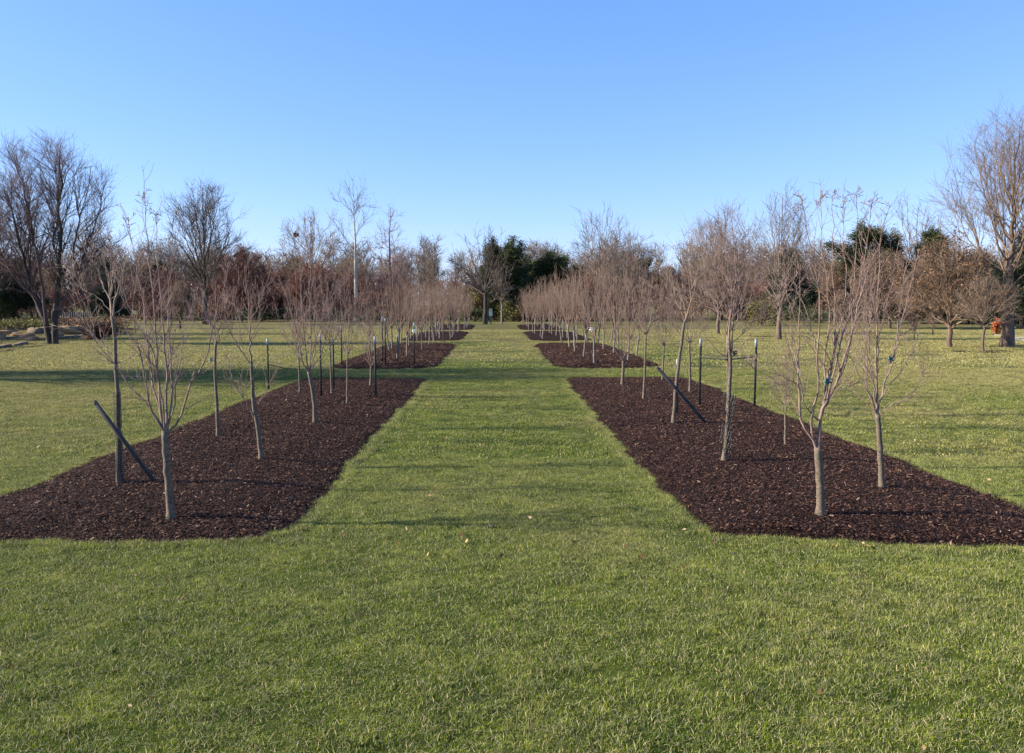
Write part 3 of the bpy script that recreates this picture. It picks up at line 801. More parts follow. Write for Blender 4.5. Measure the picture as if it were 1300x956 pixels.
def leaf_tag(px, py, Y, label, mat='tag', s=.036):
    p = onplane(px, py, Y); root = empty('plant_tag', p); tag(root, label, 'plant tag'); mb = MB()
    for k in range(5):
        a = k * 2 * PI / 5 + .4; rot = Matrix.Rotation(a, 3, 'Y') @ Matrix.Rotation(.5, 3, 'X')
        mb.box(np.array([math.cos(-a) * s * .5, 0, math.sin(-a) * s * .5]), (s * .95, .003 + .001 * k, s * .42), rot)
    link('ribbon', mb.mesh('ribbon'), M[mat], root, smooth=False)
    mb = MB(); mb.tubes(np.array([[0, 0, .01], [.004, 0, .05]])[None], np.full((1, 2), .0016), 4); link('loop', mb.mesh('loop'), M['black'], root)
leaf_tag(1051, 484, Y_R1 - .05, 'blue ribbon tag tied among stems of the nearest right tree')
leaf_tag(1131, 456, Y_R2 - .03, 'greenish blue ribbon tag on the outermost near tree at right')
leaf_tag(268, 457, Y_L3, 'dark tag on the small straight tree of the left bed', 'tag', .035)
leaf_tag(932, 448, Y_R4 - .03, 'dark tag beside the strap on the mesh-sleeved tree', 'black', .035)
leaf_tag(383, 450, gnd(381, 498)[1], 'dark greenish tag on the thin tree by the left strap', 'tag', .04)

# ------------------------------------------------------------------ orchard rows beyond
def row_variant(seed, h=2.9, w=.85, fork=.85):
    rng = np.random.default_rng(seed)
    Kt = 8; lean = rng.normal(0, .05, 2)
    T = np.column_stack([np.linspace(0, lean[0], Kt) + rng.normal(0, .008, Kt), np.linspace(0, lean[1], Kt) + rng.normal(0, .008, Kt), np.linspace(-.02, fork, Kt)])
    mt = MB(); R = np.linspace(.036, .028, Kt); mt.tubes(T[None], R[None], 7)
    top = T[-1]; S = []; SR = []
    ns = 7
    for k in range(ns):
        a = k * 2.4 + rng.uniform(-.3, .3); sp = w * rng.uniform(.35, 1) * (1 if k else .1); hh = (h - fork) * rng.uniform(.78, 1.05)
        d = np.array([math.cos(a), math.sin(a), 0])
        pts = [top - np.array([0, 0, rng.uniform(0, .22)]), top + d * sp * .45 + [0, 0, hh * .28], top + d * sp * .8 + [0, 0, hh * .62], top + d * sp + [0, 0, hh]]
        S.append(resample(pts, 9)); SR.append(np.linspace(.015, .004, 9))
    S = np.array(S); SR = np.array(SR); mc = MB(); mc.tubes(S, SR, 5)
    A, RA = grow(S, SR, rng, dens=5.2, t=(.15, 1), ang=32, sd=10, L=lambda lp, t: .45 * (1.1 - .5 * t), K=5, curl=.06, up=.3, rr=.010, rmin=.0032); mc.tubes(A, RA, 3)
    B, RB = grow(A, RA, rng, dens=4.5, t=(.1, 1), ang=36, sd=12, L=lambda lp, t: .17 + 0 * t, K=3, curl=.1, up=.3, rr=.010, rmin=.0025); mc.tubes(B, RB, 3)
    return mt.mesh('trunk'), mc.mesh('crown')
RV = [row_variant(100 + k, h=2.9 + .12 * (k % 3 - 1), w=.8 + .1 * (k % 2)) for k in range(6)]
for a, b_ in RV: a.materials.append(M['row_trunk']); b_.materials.append(M['row_twig'])
protos = {}
def row_tree(x, y, k, s, rz, label, group):
    root = empty('young_tree', (x, y, gz(x, y)), rz); root.scale = (s * .95, s * .95, s)
    tag(root, label, 'tree', group)
    link('trunk', RV[k][0], None, root); link('crown', RV[k][1], None, root)
rr = np.random.default_rng(7)
# second beds: trunks where the photograph has them
for (px, py, lab) in [(505, 460, 'front'), (516, 457, 'f'), (494, 448, ''), (498, 446, ''), (536, 447, ''), (545, 441, ''), (551, 434, ''), (558, 432, ''), (519, 443, ''), (470, 447, ''), (530, 434, ''), (541, 431, ''), (563, 435, ''), (509, 439, '')]:
    g = gnd(px, py); row_tree(g[0], g[1], int(rr.integers(6)), rr.uniform(.84, 1.1), rr.uniform(0, 6.28), 'bare young tree in the second bed on the left side of the central lawn', 'young trees of the second left bed')
for (px, py) in [(754, 465), (741, 457), (730, 450), (723, 444), (797, 462), (779, 452), (766, 447), (713, 438), (759, 437), (745, 437), (808, 452), (785, 441), (733, 434), (776, 434), (720, 431.5)]:
    g = gnd(px, py); row_tree(g[0], g[1], int(rr.integers(6)), rr.uniform(.85, 1.16), rr.uniform(0, 6.28), 'bare young tree in the second bed on the right side of the central lawn', 'young trees of the second right bed')
for bi, (nm, side) in {4: ('third', 'left'), 5: ('third', 'right'), 6: ('fourth', 'left'), 7: ('fourth', 'right')}.items():
    b = beds[bi]
    for yy in np.arange(b.c[1] - 5.6, b.c[1] + 6, 2.25):
        for k, xx in enumerate((-1.05, 0, 1.05)):
            if rr.random() < .12: continue
            x = b.c[0] + xx + rr.normal(0, .12); y = yy + (k % 2) * 1.1 + rr.normal(0, .2)
            row_tree(x, y, int(rr.integers(6)), rr.uniform(.8, 1.14), rr.uniform(0, 6.28), f'bare young tree in the {nm} bed on the {side} of the central lawn', f'young trees of the {nm} {side} bed')
leaf_tag(751, 418, gnd(754, 465)[1] - .1, 'white tag high on a thin tree at the front of second right bed', 'whitetag', .07)
leaf_tag(525.5, 420, gnd(526, 466)[1] - .1, 'white tag on the post at the front of second left bed', 'whitetag', .06)

# ------------------------------------------------------------------ large trees
def big_tree(name, label, px, py, topy, wpx, kind, trunk='dark_trunk', twig='dark_twig', seed=0, cat='tree', group=None, Y=None, fork=.2, tr=.03, dens=1.0, lean=0, leaves=None, nleaf=0, leafsize=.12, stems=None, trw=1.0, low=.16):
    rng = np.random.default_rng(seed + 500)
    g = gnd(px, py) if Y is None else colx(px, Y)
    Y0 = g[1]; h = onplane(px, topy, Y0)[2]; w = wpx * Y0 / F / 2
    root = empty(name, g); tag(root, label, cat, group)
    th = max(.006, .00021 * Y0)       # twig thickness
    mt = MB(); mc = MB(); K = 14
    if kind in ('spread', 'upright'):          # trunk with limbs radiating to the outline of the crown
        ft = h * fork
        T = np.column_stack([np.linspace(0, lean, K) + rng.normal(0, .005 * h, K), rng.normal(0, .005 * h, K), np.linspace(-.05, h * .93, K)]); T[0, :2] = 0
        tz = T[:, 2] / h; tr = tr * (.72 if kind == 'spread' else .88)
        R = tr * h * np.interp(tz, [0, .04, fork, fork + .12, .6, 1], [1.35, 1.05, .86, .5, .22, .05]); R = np.maximum(R, th)
        mt.tubes(T[None], R[None], 12)
        S = []; SR = []; ns = 24 if kind == 'spread' else 34
        zc = h * (.42 if kind == 'spread' else .4)
        for k in range(ns):
            a = k * 2.4 + rng.uniform(-.4, .4); f = ((k + .5) / ns) ** .6
            d = np.array([math.cos(a), math.sin(a), 0])
            if kind == 'spread':
                an_ = f * math.radians(97); sp = w * .92 * math.sin(an_) * rng.uniform(.82, 1.05); ze = zc + (h - zc) * math.cos(an_) * rng.uniform(.85, 1.0)
                z0 = ft * rng.uniform(.85, 1.05) + (1 - f) * h * .32 * rng.uniform(.4, 1.2)
                mids = ((.34, .22), (.68, .6))
            else:
                u = (k + .5) / ns; z0 = h * (.17 + .5 * u); sp = w * (1.0 - .72 * u) * rng.uniform(.55, 1.05); ze = h * (.66 + .32 * u) * rng.uniform(.86, 1.02); mids = ((.5, .25), (.82, .6))
            p = np.array([np.interp(z0, T[:, 2], T[:, 0]), np.interp(z0, T[:, 2], T[:, 1]), z0]); dz = max(ze - z0, -.05 * h)
            pts = [p] + [p + d * sp * m0 + [0, 0, dz * m1 + (.05 * h * f if kind == 'spread' else 0)] for m0, m1 in mids] + [p + d * sp + [0, 0, dz]]
            q = resample(pts, 12); q[2:] += rng.normal(0, (.0045 if kind == 'spread' else .0022) * h, (10, 3)); S.append(q)
            rr0 = min(np.interp(z0, T[:, 2], R) * .62, tr * h * (.34 if kind == 'spread' else .16)); SR.append(np.maximum(rr0 * (1 - np.linspace(0, .93, 12)) ** .9, th))
        S = np.array(S); SR = np.array(SR)
    elif kind in ('central', 'narrow', 'cone', 'fan'):    # a leader with side limbs
        T = np.column_stack([np.cumsum(rng.normal(0, .012 * h * .3, K)) + np.linspace(0, lean, K), np.cumsum(rng.normal(0, .004 * h, K)), np.linspace(-.05, h * .99, K)]); T[0, :2] = 0
        R = np.maximum(tr * h * (1 - np.linspace(0, 1, K)) ** .85, th); R[0] *= 1.3
        mt.tubes(T[None], R[None], 10)
        pr = {'central': lambda t: w * 1.25 * np.clip(1.25 - t, .1, 1) * np.clip(t * 3, .5, 1),
              'narrow': lambda t: w * 1.1 * np.clip(1.3 - t, .1, 1),
              'cone': lambda t: w * 1.2 * np.clip(1.03 - t, .04, 1),
              'fan': lambda t: h * .62 * np.clip(1.15 - t, .1, 1)}[kind]
        an = {'central': 48, 'narrow': 42, 'cone': 68, 'fan': 21}[kind]
        S, SR = grow(T[None], R[None], rng, n={'central': 34, 'narrow': 30, 'cone': 90, 'fan': 46}[kind], t=(low, .97), ang=an, sd=7, L=lambda lp, t: pr(t), K=10, curl=.05, up={'central': .5, 'narrow': .5, 'cone': .12, 'fan': .22}[kind], rr=.0125, rmin=th, rfrac=.5)
    env = ((lean * .5, 0, h * .56), (w * 1.04, w * 1.04, h * .47)) if kind in ('spread', 'central') else None
    mc.tubes(S, SR, 6)
    u = h / 10.
    A, RA = grow(S, SR, rng, dens=2.3 * dens / u, t=(.15, 1), skew=.8, ang=30, sd=9, L=lambda lp, t: np.maximum(lp * .40 * (1.15 - .75 * t), .6 * u), K=7, curl=.05, up=.22, rr=.011, rmin=th, env=env); mc.tubes(A, RA, 4)
    B, RB = grow(A, RA, rng, dens=3.6 * dens / u, t=(.12, 1), skew=.8, ang=33, sd=10, L=lambda lp, t: 1.0 * u * (1.1 - .5 * t), K=5, curl=.06, up=.18, rr=.010, rmin=th * .75, env=env); mc.tubes(B, RB, 3, cap=False)
    C, RC = grow(B, RB, rng, dens=4.4 * dens / u, t=(.1, 1), ang=36, sd=12, L=lambda lp, t: .5 * u + 0 * t, K=3, curl=.08, up=.15, rr=.008, rmin=th * .5); mc.tubes(C, RC, 3, cap=False)
    link('trunk', mt.mesh('trunk'), M[trunk], root)
    link('crown', mc.mesh('crown'), M[twig], root)
    if leaves:
        pts = C[:, 1:].reshape(-1, 3); pts = pts[rng.integers(0, len(pts), nleaf)] + rng.normal(0, .05, (nleaf, 3))
        V, f = leaf_quads(pts, leafsize, rng, .7); ml = MB(); ml.add(V, f)
        link('leaves', ml.mesh('leaves'), M[leaves], root, smooth=False)
    return root, g, h

def conifer(name, label, px, Y, topy, wpx, seed, mat='needles', group=None, shape='cone', base=.06, n=60000):
    rng = np.random.default_rng(seed + 900)
    g = colx(px, Y); h = onplane(px, topy, Y)[2]; w = wpx * Y / F / 2 * 1.15
    root = empty(name, g); tag(root, label, 'evergreen tree', group)
    K = 10; T = np.column_stack([np.cumsum(rng.normal(0, .02, K)), np.cumsum(rng.normal(0, .02, K)), np.linspace(-.05, h * .97, K)]); R = np.linspace(.028 * h, .03, K)
    mt = MB(); mt.tubes(T[None], R[None], 8); 
    if shape == 'cone': pr = lambda t: w * np.clip(1.06 - t, .06, 1) ** .8 * rng.uniform(.75, 1.15, len(t))
    elif shape == 'round': pr = lambda t: w * np.sqrt(np.clip(1 - ((t - .55) / .5) ** 2, .06, 1)) * rng.uniform(.7, 1.12, len(t))
    else: pr = lambda t: w * np.clip((1.04 - t) * 3, .1, 1) * rng.uniform(.7, 1.1, len(t))
    S, SR = grow(T[None], R[None], rng, n=95, t=(base, .99), ang=68, sd=9, L=lambda lp, t: pr(t), K=7, curl=.06, up=.2, rr=.02, rmin=.02, rfrac=.4)
    A, RA = grow(S, SR, rng, dens=2.2, t=(.25, 1), ang=45, sd=14, L=lambda lp, t: .30 * w * (1.2 - .6 * t), K=5, curl=.1, up=.15, rr=.012, rmin=.012)
    mt.tubes(S, SR, 5); mt.tubes(A, RA, 3)
    pts = np.concatenate([A.reshape(-1, 3), S[:, 3:].reshape(-1, 3), S[:, -1], S[:, -1]]); i = rng.integers(0, len(pts), n)
    C = pts[i] + rng.normal(0, .13 * (w / 2.5) ** .5, (n, 3)) * 1.5 + [0, 0, .08]
    # spiky needle sprays pointing out and up
    d = unit(np.column_stack([C[:, 0], C[:, 1], np.abs(C[:, 0]) * .0 + .8]) + rng.normal(0, .6, (n, 3))); b2 = unit(np.cross(d, rng.normal(size=(n, 3)))); s = rng.uniform(.16, .34, n)[:, None] * (h / 9) ** .5
    V = np.stack([C - b2 * s * .14, C + d * s, C + b2 * s * .14], 1).reshape(-1, 3); ml = MB(); ml.add(V, np.arange(n)[:, None] * 3 + np.array([[0, 1, 2]]))
    link('trunk', mt.mesh('trunk'), M['dark_trunk'], root); link('needles', ml.mesh('needles'), M[mat], root, smooth=False)

BT = big_tree
# left side
def forked_maple():
    rng = np.random.default_rng(77); g = gnd(66, 437); Y0 = g[1]
    root = empty('maple_tree', g); tag(root, 'large dark bare tree with two diverging trunks beside the rock garden at left', 'tree')
    s = Y0 / F; L_ = lambda pts, r0, r1, yl: (np.array([[(x - 66) * s, yl * i * .6, (437 - y) * s] for i, (x, y) in enumerate(pts)]), r0, r1)
    mains = [L_([(64, 438), (58, 410), (48, 380), (38, 350), (28, 300), (14, 250)], .23, .03, .1), L_([(70, 438), (72, 410), (80, 370), (84, 330), (86, 270), (90, 205)], .24, .03, -.1),
             L_([(60, 415), (63, 380), (62, 330), (58, 270), (52, 215)], .12, .02, -.5), L_([(72, 408), (88, 370), (104, 330), (118, 285), (128, 240)], .13, .02, .4), L_([(75, 395), (98, 360), (120, 335), (146, 315)], .1, .02, -.3),
             L_([(55, 400), (36, 365), (14, 345), (-10, 330)], .1, .02, .3), L_([(80, 365), (72, 320), (74, 260), (68, 200)], .1, .02, .5),
             L_([(72, 405), (95, 380), (120, 362), (150, 352)], .08, .02, .4), L_([(84, 350), (102, 320), (112, 280), (110, 225)], .09, .02, -.4), L_([(48, 378), (30, 355), (8, 300), (2, 262)], .08, .02, -.4), L_([(60, 390), (40, 350), (36, 290), (34, 228)], .09, .02, .5)]
    S = []; SR = []
    for p, r0, r1 in mains:
        q = resample(p, 14); q[2:] += rng.normal(0, .05, (12, 3)); S.append(q); SR.append(np.linspace(r0 * .62, r1 * .6, 14))
    S = np.array(S); SR = np.array(SR); mt = MB(); mt.tubes(S[:2], SR[:2], 10); mc = MB(); mc.tubes(S[2:], SR[2:], 7)
    env = ((0, 0, 5.1), (3.7, 3.4, 4.1)); th = .007
    A, RA = grow(S, SR, rng, dens=4.2, t=(.25, 1), skew=.8, ang=30, sd=9, L=lambda lp, t: 2.1 * (1.2 - .7 * t), K=8, curl=.05, up=.25, rr=.012, rmin=th, env=env); mc.tubes(A, RA, 4)
    B, RB = grow(A, RA, rng, dens=5.0, t=(.12, 1), ang=33, sd=10, L=lambda lp, t: .95 * (1.1 - .5 * t), K=5, curl=.06, up=.2, rr=.012, rmin=th * .8, env=env); mc.tubes(B, RB, 3, cap=False)
    C, RC = grow(B, RB, rng, dens=5.5, t=(.1, 1), ang=40, sd=14, L=lambda lp, t: .45 + 0 * t, K=3, curl=.12, up=.25, rr=.01, rmin=th * .55); mc.tubes(C, RC, 3, cap=False)
    link('trunk', mt.mesh('trunk'), M['dark_trunk'], root); link('crown', mc.mesh('crown'), M['purple_twig'], root)
forked_maple()
BT('bare_tree', 'dark bare tree cut off by the left edge of the photograph', -18, 425, 222, 130, 'spread', twig='purple_twig', seed=2, fork=.2)
BT('elm_tree', 'big round-topped bare tree with a thick dark trunk behind the left bed', 262, 412, 228, 112, 'spread', twig='dark_twig', seed=3, fork=.2, tr=.028, dens=.95)
BT('oak_tree', 'broad bare tree with a nest in its crown, left of the tall pale tree', 396, 0, 272, 96, 'spread', twig='brown_twig', seed=4, fork=.3, Y=95, dens=.75, tr=.022)
BT('sycamore_tree', 'tall slim tree with a whitish trunk and sparse upper crown', 453, 0, 242, 62, 'narrow', trunk='white_trunk', twig='grey_twig', seed=5, Y=92, tr=.016, dens=.7, low=.3)
BT('redwood_tree', 'narrow conical bare tree with pinkish twigs right of the whitish trunk', 496, 0, 262, 46, 'cone', trunk='brown_trunk', twig='pink_twig', seed=6, Y=98, tr=.018, dens=.8, low=.15)
BT('poplar_tree', 'thin tall bare tree rising above the woods left of the centre', 550, 0, 306, 34, 'narrow', trunk='brown_trunk', twig='grey_twig', seed=7, Y=120, tr=.015)
BT('oak_tree', 'dark spreading bare tree with thick black trunk at the end of the lawn', 616, 411.5, 291, 94, 'spread', twig='dark_twig', seed=8, fork=.3, tr=.03, dens=.5)
BT('ash_tree', 'tallest bare tree right of the pines, fine upright crown', 760, 0, 263, 96, 'spread', trunk='brown_trunk', twig='grey_twig', seed=9, Y=95, tr=.016, dens=.6, fork=.25)
BT('bare_tree', 'rounded bare tree with dark branches just right of the tallest ash', 798, 0, 288, 64, 'spread', twig='grey_twig', seed=10, Y=92, dens=.6, tr=.018)
BT('bare_tree', 'wide brownish bare tree behind the leaning and the strapped young trees', 912, 0, 272, 128, 'spread', trunk='brown_trunk', twig='brown_twig', seed=11, Y=52, dens=.9, fork=.2, tr=.02)
BT('bare_tree', 'bare tree with a pale forked trunk on the right lawn behind the smallest sapling', 989, 431, 236, 92, 'spread', trunk='brown_trunk', twig='grey_twig', seed=12, fork=.2, tr=.022, dens=.7)
BT('bare_tree', 'faint bare treetop rising behind the right-hand near trees', 1160, 0, 252, 90, 'spread', twig='grey_twig', seed=13, dens=.6, Y=80, tr=.02)
BT('crabapple_tree', 'low rounded brown tree with a short stout trunk on the right lawn', 1205, 441, 300, 128, 'spread', trunk='brown_trunk', twig='brown_twig', seed=14, fork=.17, tr=.032, dens=1.0, leaves='brownleaf', nleaf=6500, leafsize=.08)
BT('ornamental_tree', 'small spreading tree with a pale trunk standing in a mulch ring', 1248, 446, 345, 84, 'spread', trunk='brown_trunk', twig='brown_twig', seed=15, fork=.3, tr=.022, dens=.7)
BT('linden_tree', 'tallest tree of all, upright bare crown with thick trunk at right edge', 1278, 440, 138, 176, 'upright', trunk='brown_trunk', twig='brown_twig', seed=16, tr=.026, dens=1.05, fork=.3)
BT('sapling', 'thin short sapling on the right lawn, left of the low rounded tree', 1160, 432, 385, 22, 'central', trunk='dark_trunk', twig='brown_twig', seed=17, tr=.02)
BT('sapling', 'thin sapling far back on the right lawn, nearest the low rounded tree', 1184, 425, 380, 18, 'central', trunk='dark_trunk', twig='brown_twig', seed=18, tr=.02)
BT('sapling', 'small bare tree far behind on the left lawn, left of the big round tree', 229, 417, 360, 40, 'spread', trunk='dark_trunk', twig='brown_twig', seed=19, tr=.03)
BT('birch_tree', 'small birch with white forked stems beside the dark oak trunk', 637, 411, 335, 36, 'spread', trunk='row_trunk', twig='grey_twig', seed=20, fork=.35, tr=.02, dens=.6)
# leafy russet trees
for k, (px, Y, top, w, lab) in enumerate([(306, 88, 318, 84, 'russet leafy tree right of the big round-topped tree'), (358, 100, 345, 50, 'dull red-brown tree between the russet tree and the nest tree'), (400, 84, 338, 74, 'dark red-brown bushy tree in front of the nest tree'),
                                      (1130, 62, 322, 120, 'large brown-leaved tree behind the outermost near tree'), (475, 90, 372, 60, 'low russet thicket tree beside the whitish trunk'), (845, 96, 342, 60, 'low brown tree left of the wide brownish one'), (1070, 80, 335, 60, 'dark brown tree behind the nearest right tree')]):
    BT('copper_tree', lab, px, 0, top, w, 'spread', trunk='brown_trunk', twig='russet_twig' if k in (0, 1, 2, 4) else 'brown_twig', seed=40 + k, Y=Y, fork=.12, dens=1.25, leaves='russet' if k in (0, 2, 4) else 'brownleaf', nleaf=5500 if k != 1 else 2500, leafsize=.12)
# evergreens
for k, (px, Y, top, w, sh, mt_, lab) in enumerate([
    (637, 88, 316, 54, 'round', 'needles', 'tallest pine, round-topped, behind the dark bare tree at centre'),
    (667, 94, 338, 38, 'round', 'needles', 'smaller dark pine squeezed between the two large pines'),
    (701, 90, 324, 62, 'cone', 'needles', 'broad conical pine right of centre'),
    (735, 100, 340, 40, 'cone', 'dneedles', 'dark pine half hidden under the tallest ash'),
    (141, 75, 330, 26, 'cone', 'dneedles', 'narrow dark spruce behind the board-propped tree'),
    (18, 80, 335, 60, 'cone', 'dneedles', 'dark spruce behind the left edge trees'),
    (205, 100, 335, 40, 'cone', 'dneedles', 'dark spruce behind the nearest left tree'),
    (375, 110, 330, 44, 'cone', 'dneedles', 'dark spruce behind the nest tree'),
    (805, 105, 336, 46, 'round', 'dneedles', 'dark evergreen behind the rounded bare tree right of the ash'),
    (1000, 90, 318, 50, 'cone', 'dneedles', 'dark spruce behind the pale forked trunk on the right lawn'),
    (1102, 78, 303, 72, 'round', 'needles', 'green pine showing above the brown trees at right'),
    (1182, 76, 297, 64, 'cone', 'needles', 'tall pine top behind the low rounded tree at right'),
    (1296, 60, 300, 70, 'cone', 'dneedles', 'dark blue-green spruce behind the thick trunk at right edge'),
    (1232, 75, 335, 50, 'round', 'dneedles', 'dark spruce behind the tree in the mulch ring')]):
    conifer('pine_tree' if mt_ == 'needles' else 'spruce_tree', lab, px, Y, top, w, k, mt_, shape=sh)
# trees out of the frame at left whose long shadows cross the lawn
BT('shade_tree', 'large bare tree standing left of the view, its shadow crossing the lawn', 0, 0, 0, 0, 'spread', seed=60, Y=20) if False else None
def off_tree(x, y, h, w, seed, label):
    rng = np.random.default_rng(seed)
    px = 630 + x / y * F; 
    d = RM.T @ (np.array([x, y, 0]) - np.array([0, 0, H])); ppx = W0 / 2 + F * d[0] / -d[2]
    top = 385 - (h - H) / y * F
    BT('shade_tree', label, ppx, 0, top, w * 2 / y * F, 'spread', seed=seed, Y=y, fork=.22, dens=1.2)
off_tree(-17.0, 22.7, 10.0, 2.3, 66, 'taller bare tree just outside the left side of the view, behind the nearest')
off_tree(-16.2, 20.6, 9.0, 2.3, 64, 'bare tree just outside the left side of the view')
off_tree(-25, 21.9, 9.5, 2.2, 61, 'large bare tree left of the view, nearest of those shading the lawn')
off_tree(-34, 44, 10, 3.4, 63, 'bare tree left of the view level with the third beds')

# ------------------------------------------------------------------ woods band
def wood_variant(seed, h, w, th, dens=1.0):
    rng = np.random.default_rng(seed); mb = MB(); K = 8
    T = np.column_stack([np.cumsum(rng.normal(0, .08, K)), np.cumsum(rng.normal(0, .08, K)), np.linspace(-.1, h * .95, K)]); R = np.linspace(.16, .03, K)
    mb.tubes(T[None], R[None], 6)
    S, SR = grow(T[None], R[None], rng, n=34, t=(.06, .97), ang=46, sd=12, L=lambda lp, t: w * (1.25 - .7 * t), K=6, curl=.1, up=.5, rr=.014, rmin=th); mb.tubes(S, SR, 4, cap=False)
    A, RA = grow(S, SR, rng, dens=2.2 * dens, t=(.1, 1), ang=42, sd=14, L=lambda lp, t: 1.3 * (1.2 - .6 * t), K=5, curl=.12, up=.4, rr=.012, rmin=th); mb.tubes(A, RA, 3, cap=False)
    B, RB = grow(A, RA, rng, dens=2.6 * dens, t=(.1, 1), ang=42, sd=14, L=lambda lp, t: .8 + 0 * t, K=3, curl=.12, up=.3, rr=.01, rmin=th * .8); mb.tubes(B, RB, 3, cap=False)
    return mb
def woods(seed, h, w, mat, Y0, Y1, n, label, smin=.7, smax=1.1, dens=1.0, name='woodland', xf=.85):
    rng = np.random.default_rng(seed); y = rng.uniform(Y0, Y1, n); x = (rng.uniform(-1, 1, n)) * y * xf
    s = rng.uniform(smin, smax, n)
    o = self_scatter(name, wood_variant(seed, h, w, .03, dens), M[mat], np.column_stack([x, y, np.zeros(n)]), rng.uniform(0, 6.28, n), np.column_stack([s, s, s * rng.uniform(.85, 1.1, n)]))
    tag(o, label, 'woods', kind='stuff')
woods(70, 8.0, 2.8, 'brown_twig', 98, 125, 135, 'mass of bare brown trees forming the far wood behind the lawn')
woods(71, 10.5, 2.8, 'grey_twig', 122, 160, 190, 'greyish far trees rising behind the brown wood', .7, 1.1)
woods(72, 4.4, 2.0, 'russet_twig', 92, 104, 110, 'low reddish undergrowth along the edge of the wood', .6, 1.1)
woods(73, 6.0, 2.6, 'dark_twig', 100, 135, 85, 'dark thickets inside the far wood', .7, 1.1, 1.2)

# low shrubs as individual things
def shrub(px, Y, w, h, mat, label, seed, name='shrub', n=3500, ls=.13):
    rng = np.random.default_rng(seed); g = colx(px, Y); root = empty(name, g); tag(root, label, 'shrub')
    mb = MB(); k = 14; a = rng.uniform(0, 2 * PI, k)
    P = np.array([resample([[0, 0, -.03], [math.cos(t) * w * .25, math.sin(t) * w * .2, h * .45], [math.cos(t) * w * .42, math.sin(t) * w * .3, h * rng.uniform(.6, .9)]], 6) for t in a])
    mb.tubes(P, np.full((k, 6), .02), 4); link('stems', mb.mesh('stems'), M['dark_trunk'], root)
    nb = 16; cc = np.column_stack([rng.uniform(-.42, .42, nb) * w, rng.uniform(-.35, .35, nb) * w, rng.uniform(.2, .8, nb) * h]); i = rng.integers(0, nb, n)
    C = cc[i] + rng.normal(0, 1, (n, 3)) * np.array([w * .1, w * .1, h * .13]); C[:, 2] = np.clip(C[:, 2], .03, h * 1.1)
    V, f = leaf_quads(C, ls, rng, .6); ml = MB(); ml.add(V, f); link('foliage', ml.mesh('foliage'), M[mat], root, smooth=False)
shrub(1266, 50, .5, .95, 'orange', 'bright orange-leaved shrub beside the thick trunk at right', 1, 'orange_shrub', 900, .08)
shrub(1200, 78, 7, 1.9, 'shrub', 'dark evergreen shrub behind the low rounded tree', 2)
shrub(1240, 74, 5, 1.7, 'shrub', 'dark evergreen shrub behind the mulch-ring tree', 3)
shrub(1295, 62, 6, 2.2, 'shrub', 'dark evergreen shrub at the right edge past the path', 4)
shrub(333, 88, 5, 1.5, 'shrub', 'dark shrub under the russet tree', 5)
shrub(365, 90, 5, 1.4, 'shrub', 'dark shrub left of the red-brown bushy tree', 6)
shrub(434, 92, 5, 1.3, 'shrub', 'dark shrub left of the whitish trunk', 7)
shrub(520, 94, 8, 1.6, 'yellowshrub', 'yellow-green shrub behind the left rows of young trees', 8)
shrub(603, 86, 3.2, 1.6, 'shrub', 'dark green shrub left of the thick black trunk', 9)
shrub(652, 86, 3.5, 2.4, 'yellowshrub', 'golden green shrub behind the small birch', 10)
shrub(676, 87, 4.0, 2.0, 'brownleaf', 'brown leafy shrub right of the birch', 11)
shrub(590, 92, 4.5, 3.6, 'yellowshrub', 'tall golden shrub left of the dark oak', 12, n=4500)
shrub(868, 84, 6, 3.0, 'brownleaf', 'brown shrub behind the leaning young tree', 13)
shrub(968, 70, 2.6, 2.4, 'yellowshrub', 'olive shrub beside the strapped tree posts on the far lawn', 14)
shrub(1040, 80, 9, 2.2, 'shrub', 'dark shrub far behind the nearest right tree', 15)
shrub(110, 58, 4.5, 1.0, 'brownleaf', 'low brown shrub behind the rock garden, nearest the spruce', 16)
shrub(20, 60, 6, .9, 'yellowshrub', 'olive shrub at the far left behind the rocks', 17)
shrub(128, 44, 1.9, .9, 'russet', 'low pinkish brown shrub at the right end of the rock garden', 18)
shrub(196, 90, 6, 2.2, 'russet', 'reddish shrub behind the nearest left tree', 19)
shrub(275, 84, 4.5, 2.8, 'russet', 'pale red shrub at the foot of the big round-topped tree', 20)

# nest
def nest():
    rng = np.random.default_rng(5); c = onplane(376, 298, 95); mb = MB(); n = 300
    V, f = leaf_quads(rng.normal(0, .12, (n, 3)), .2, rng); mb.add(V, f)
    tag(link('squirrel_nest', mb.mesh('squirrel_nest'), M['nest'], loc=c, smooth=False), 'dark clump of leaves, a nest high in the broad bare tree', 'nest')
nest()

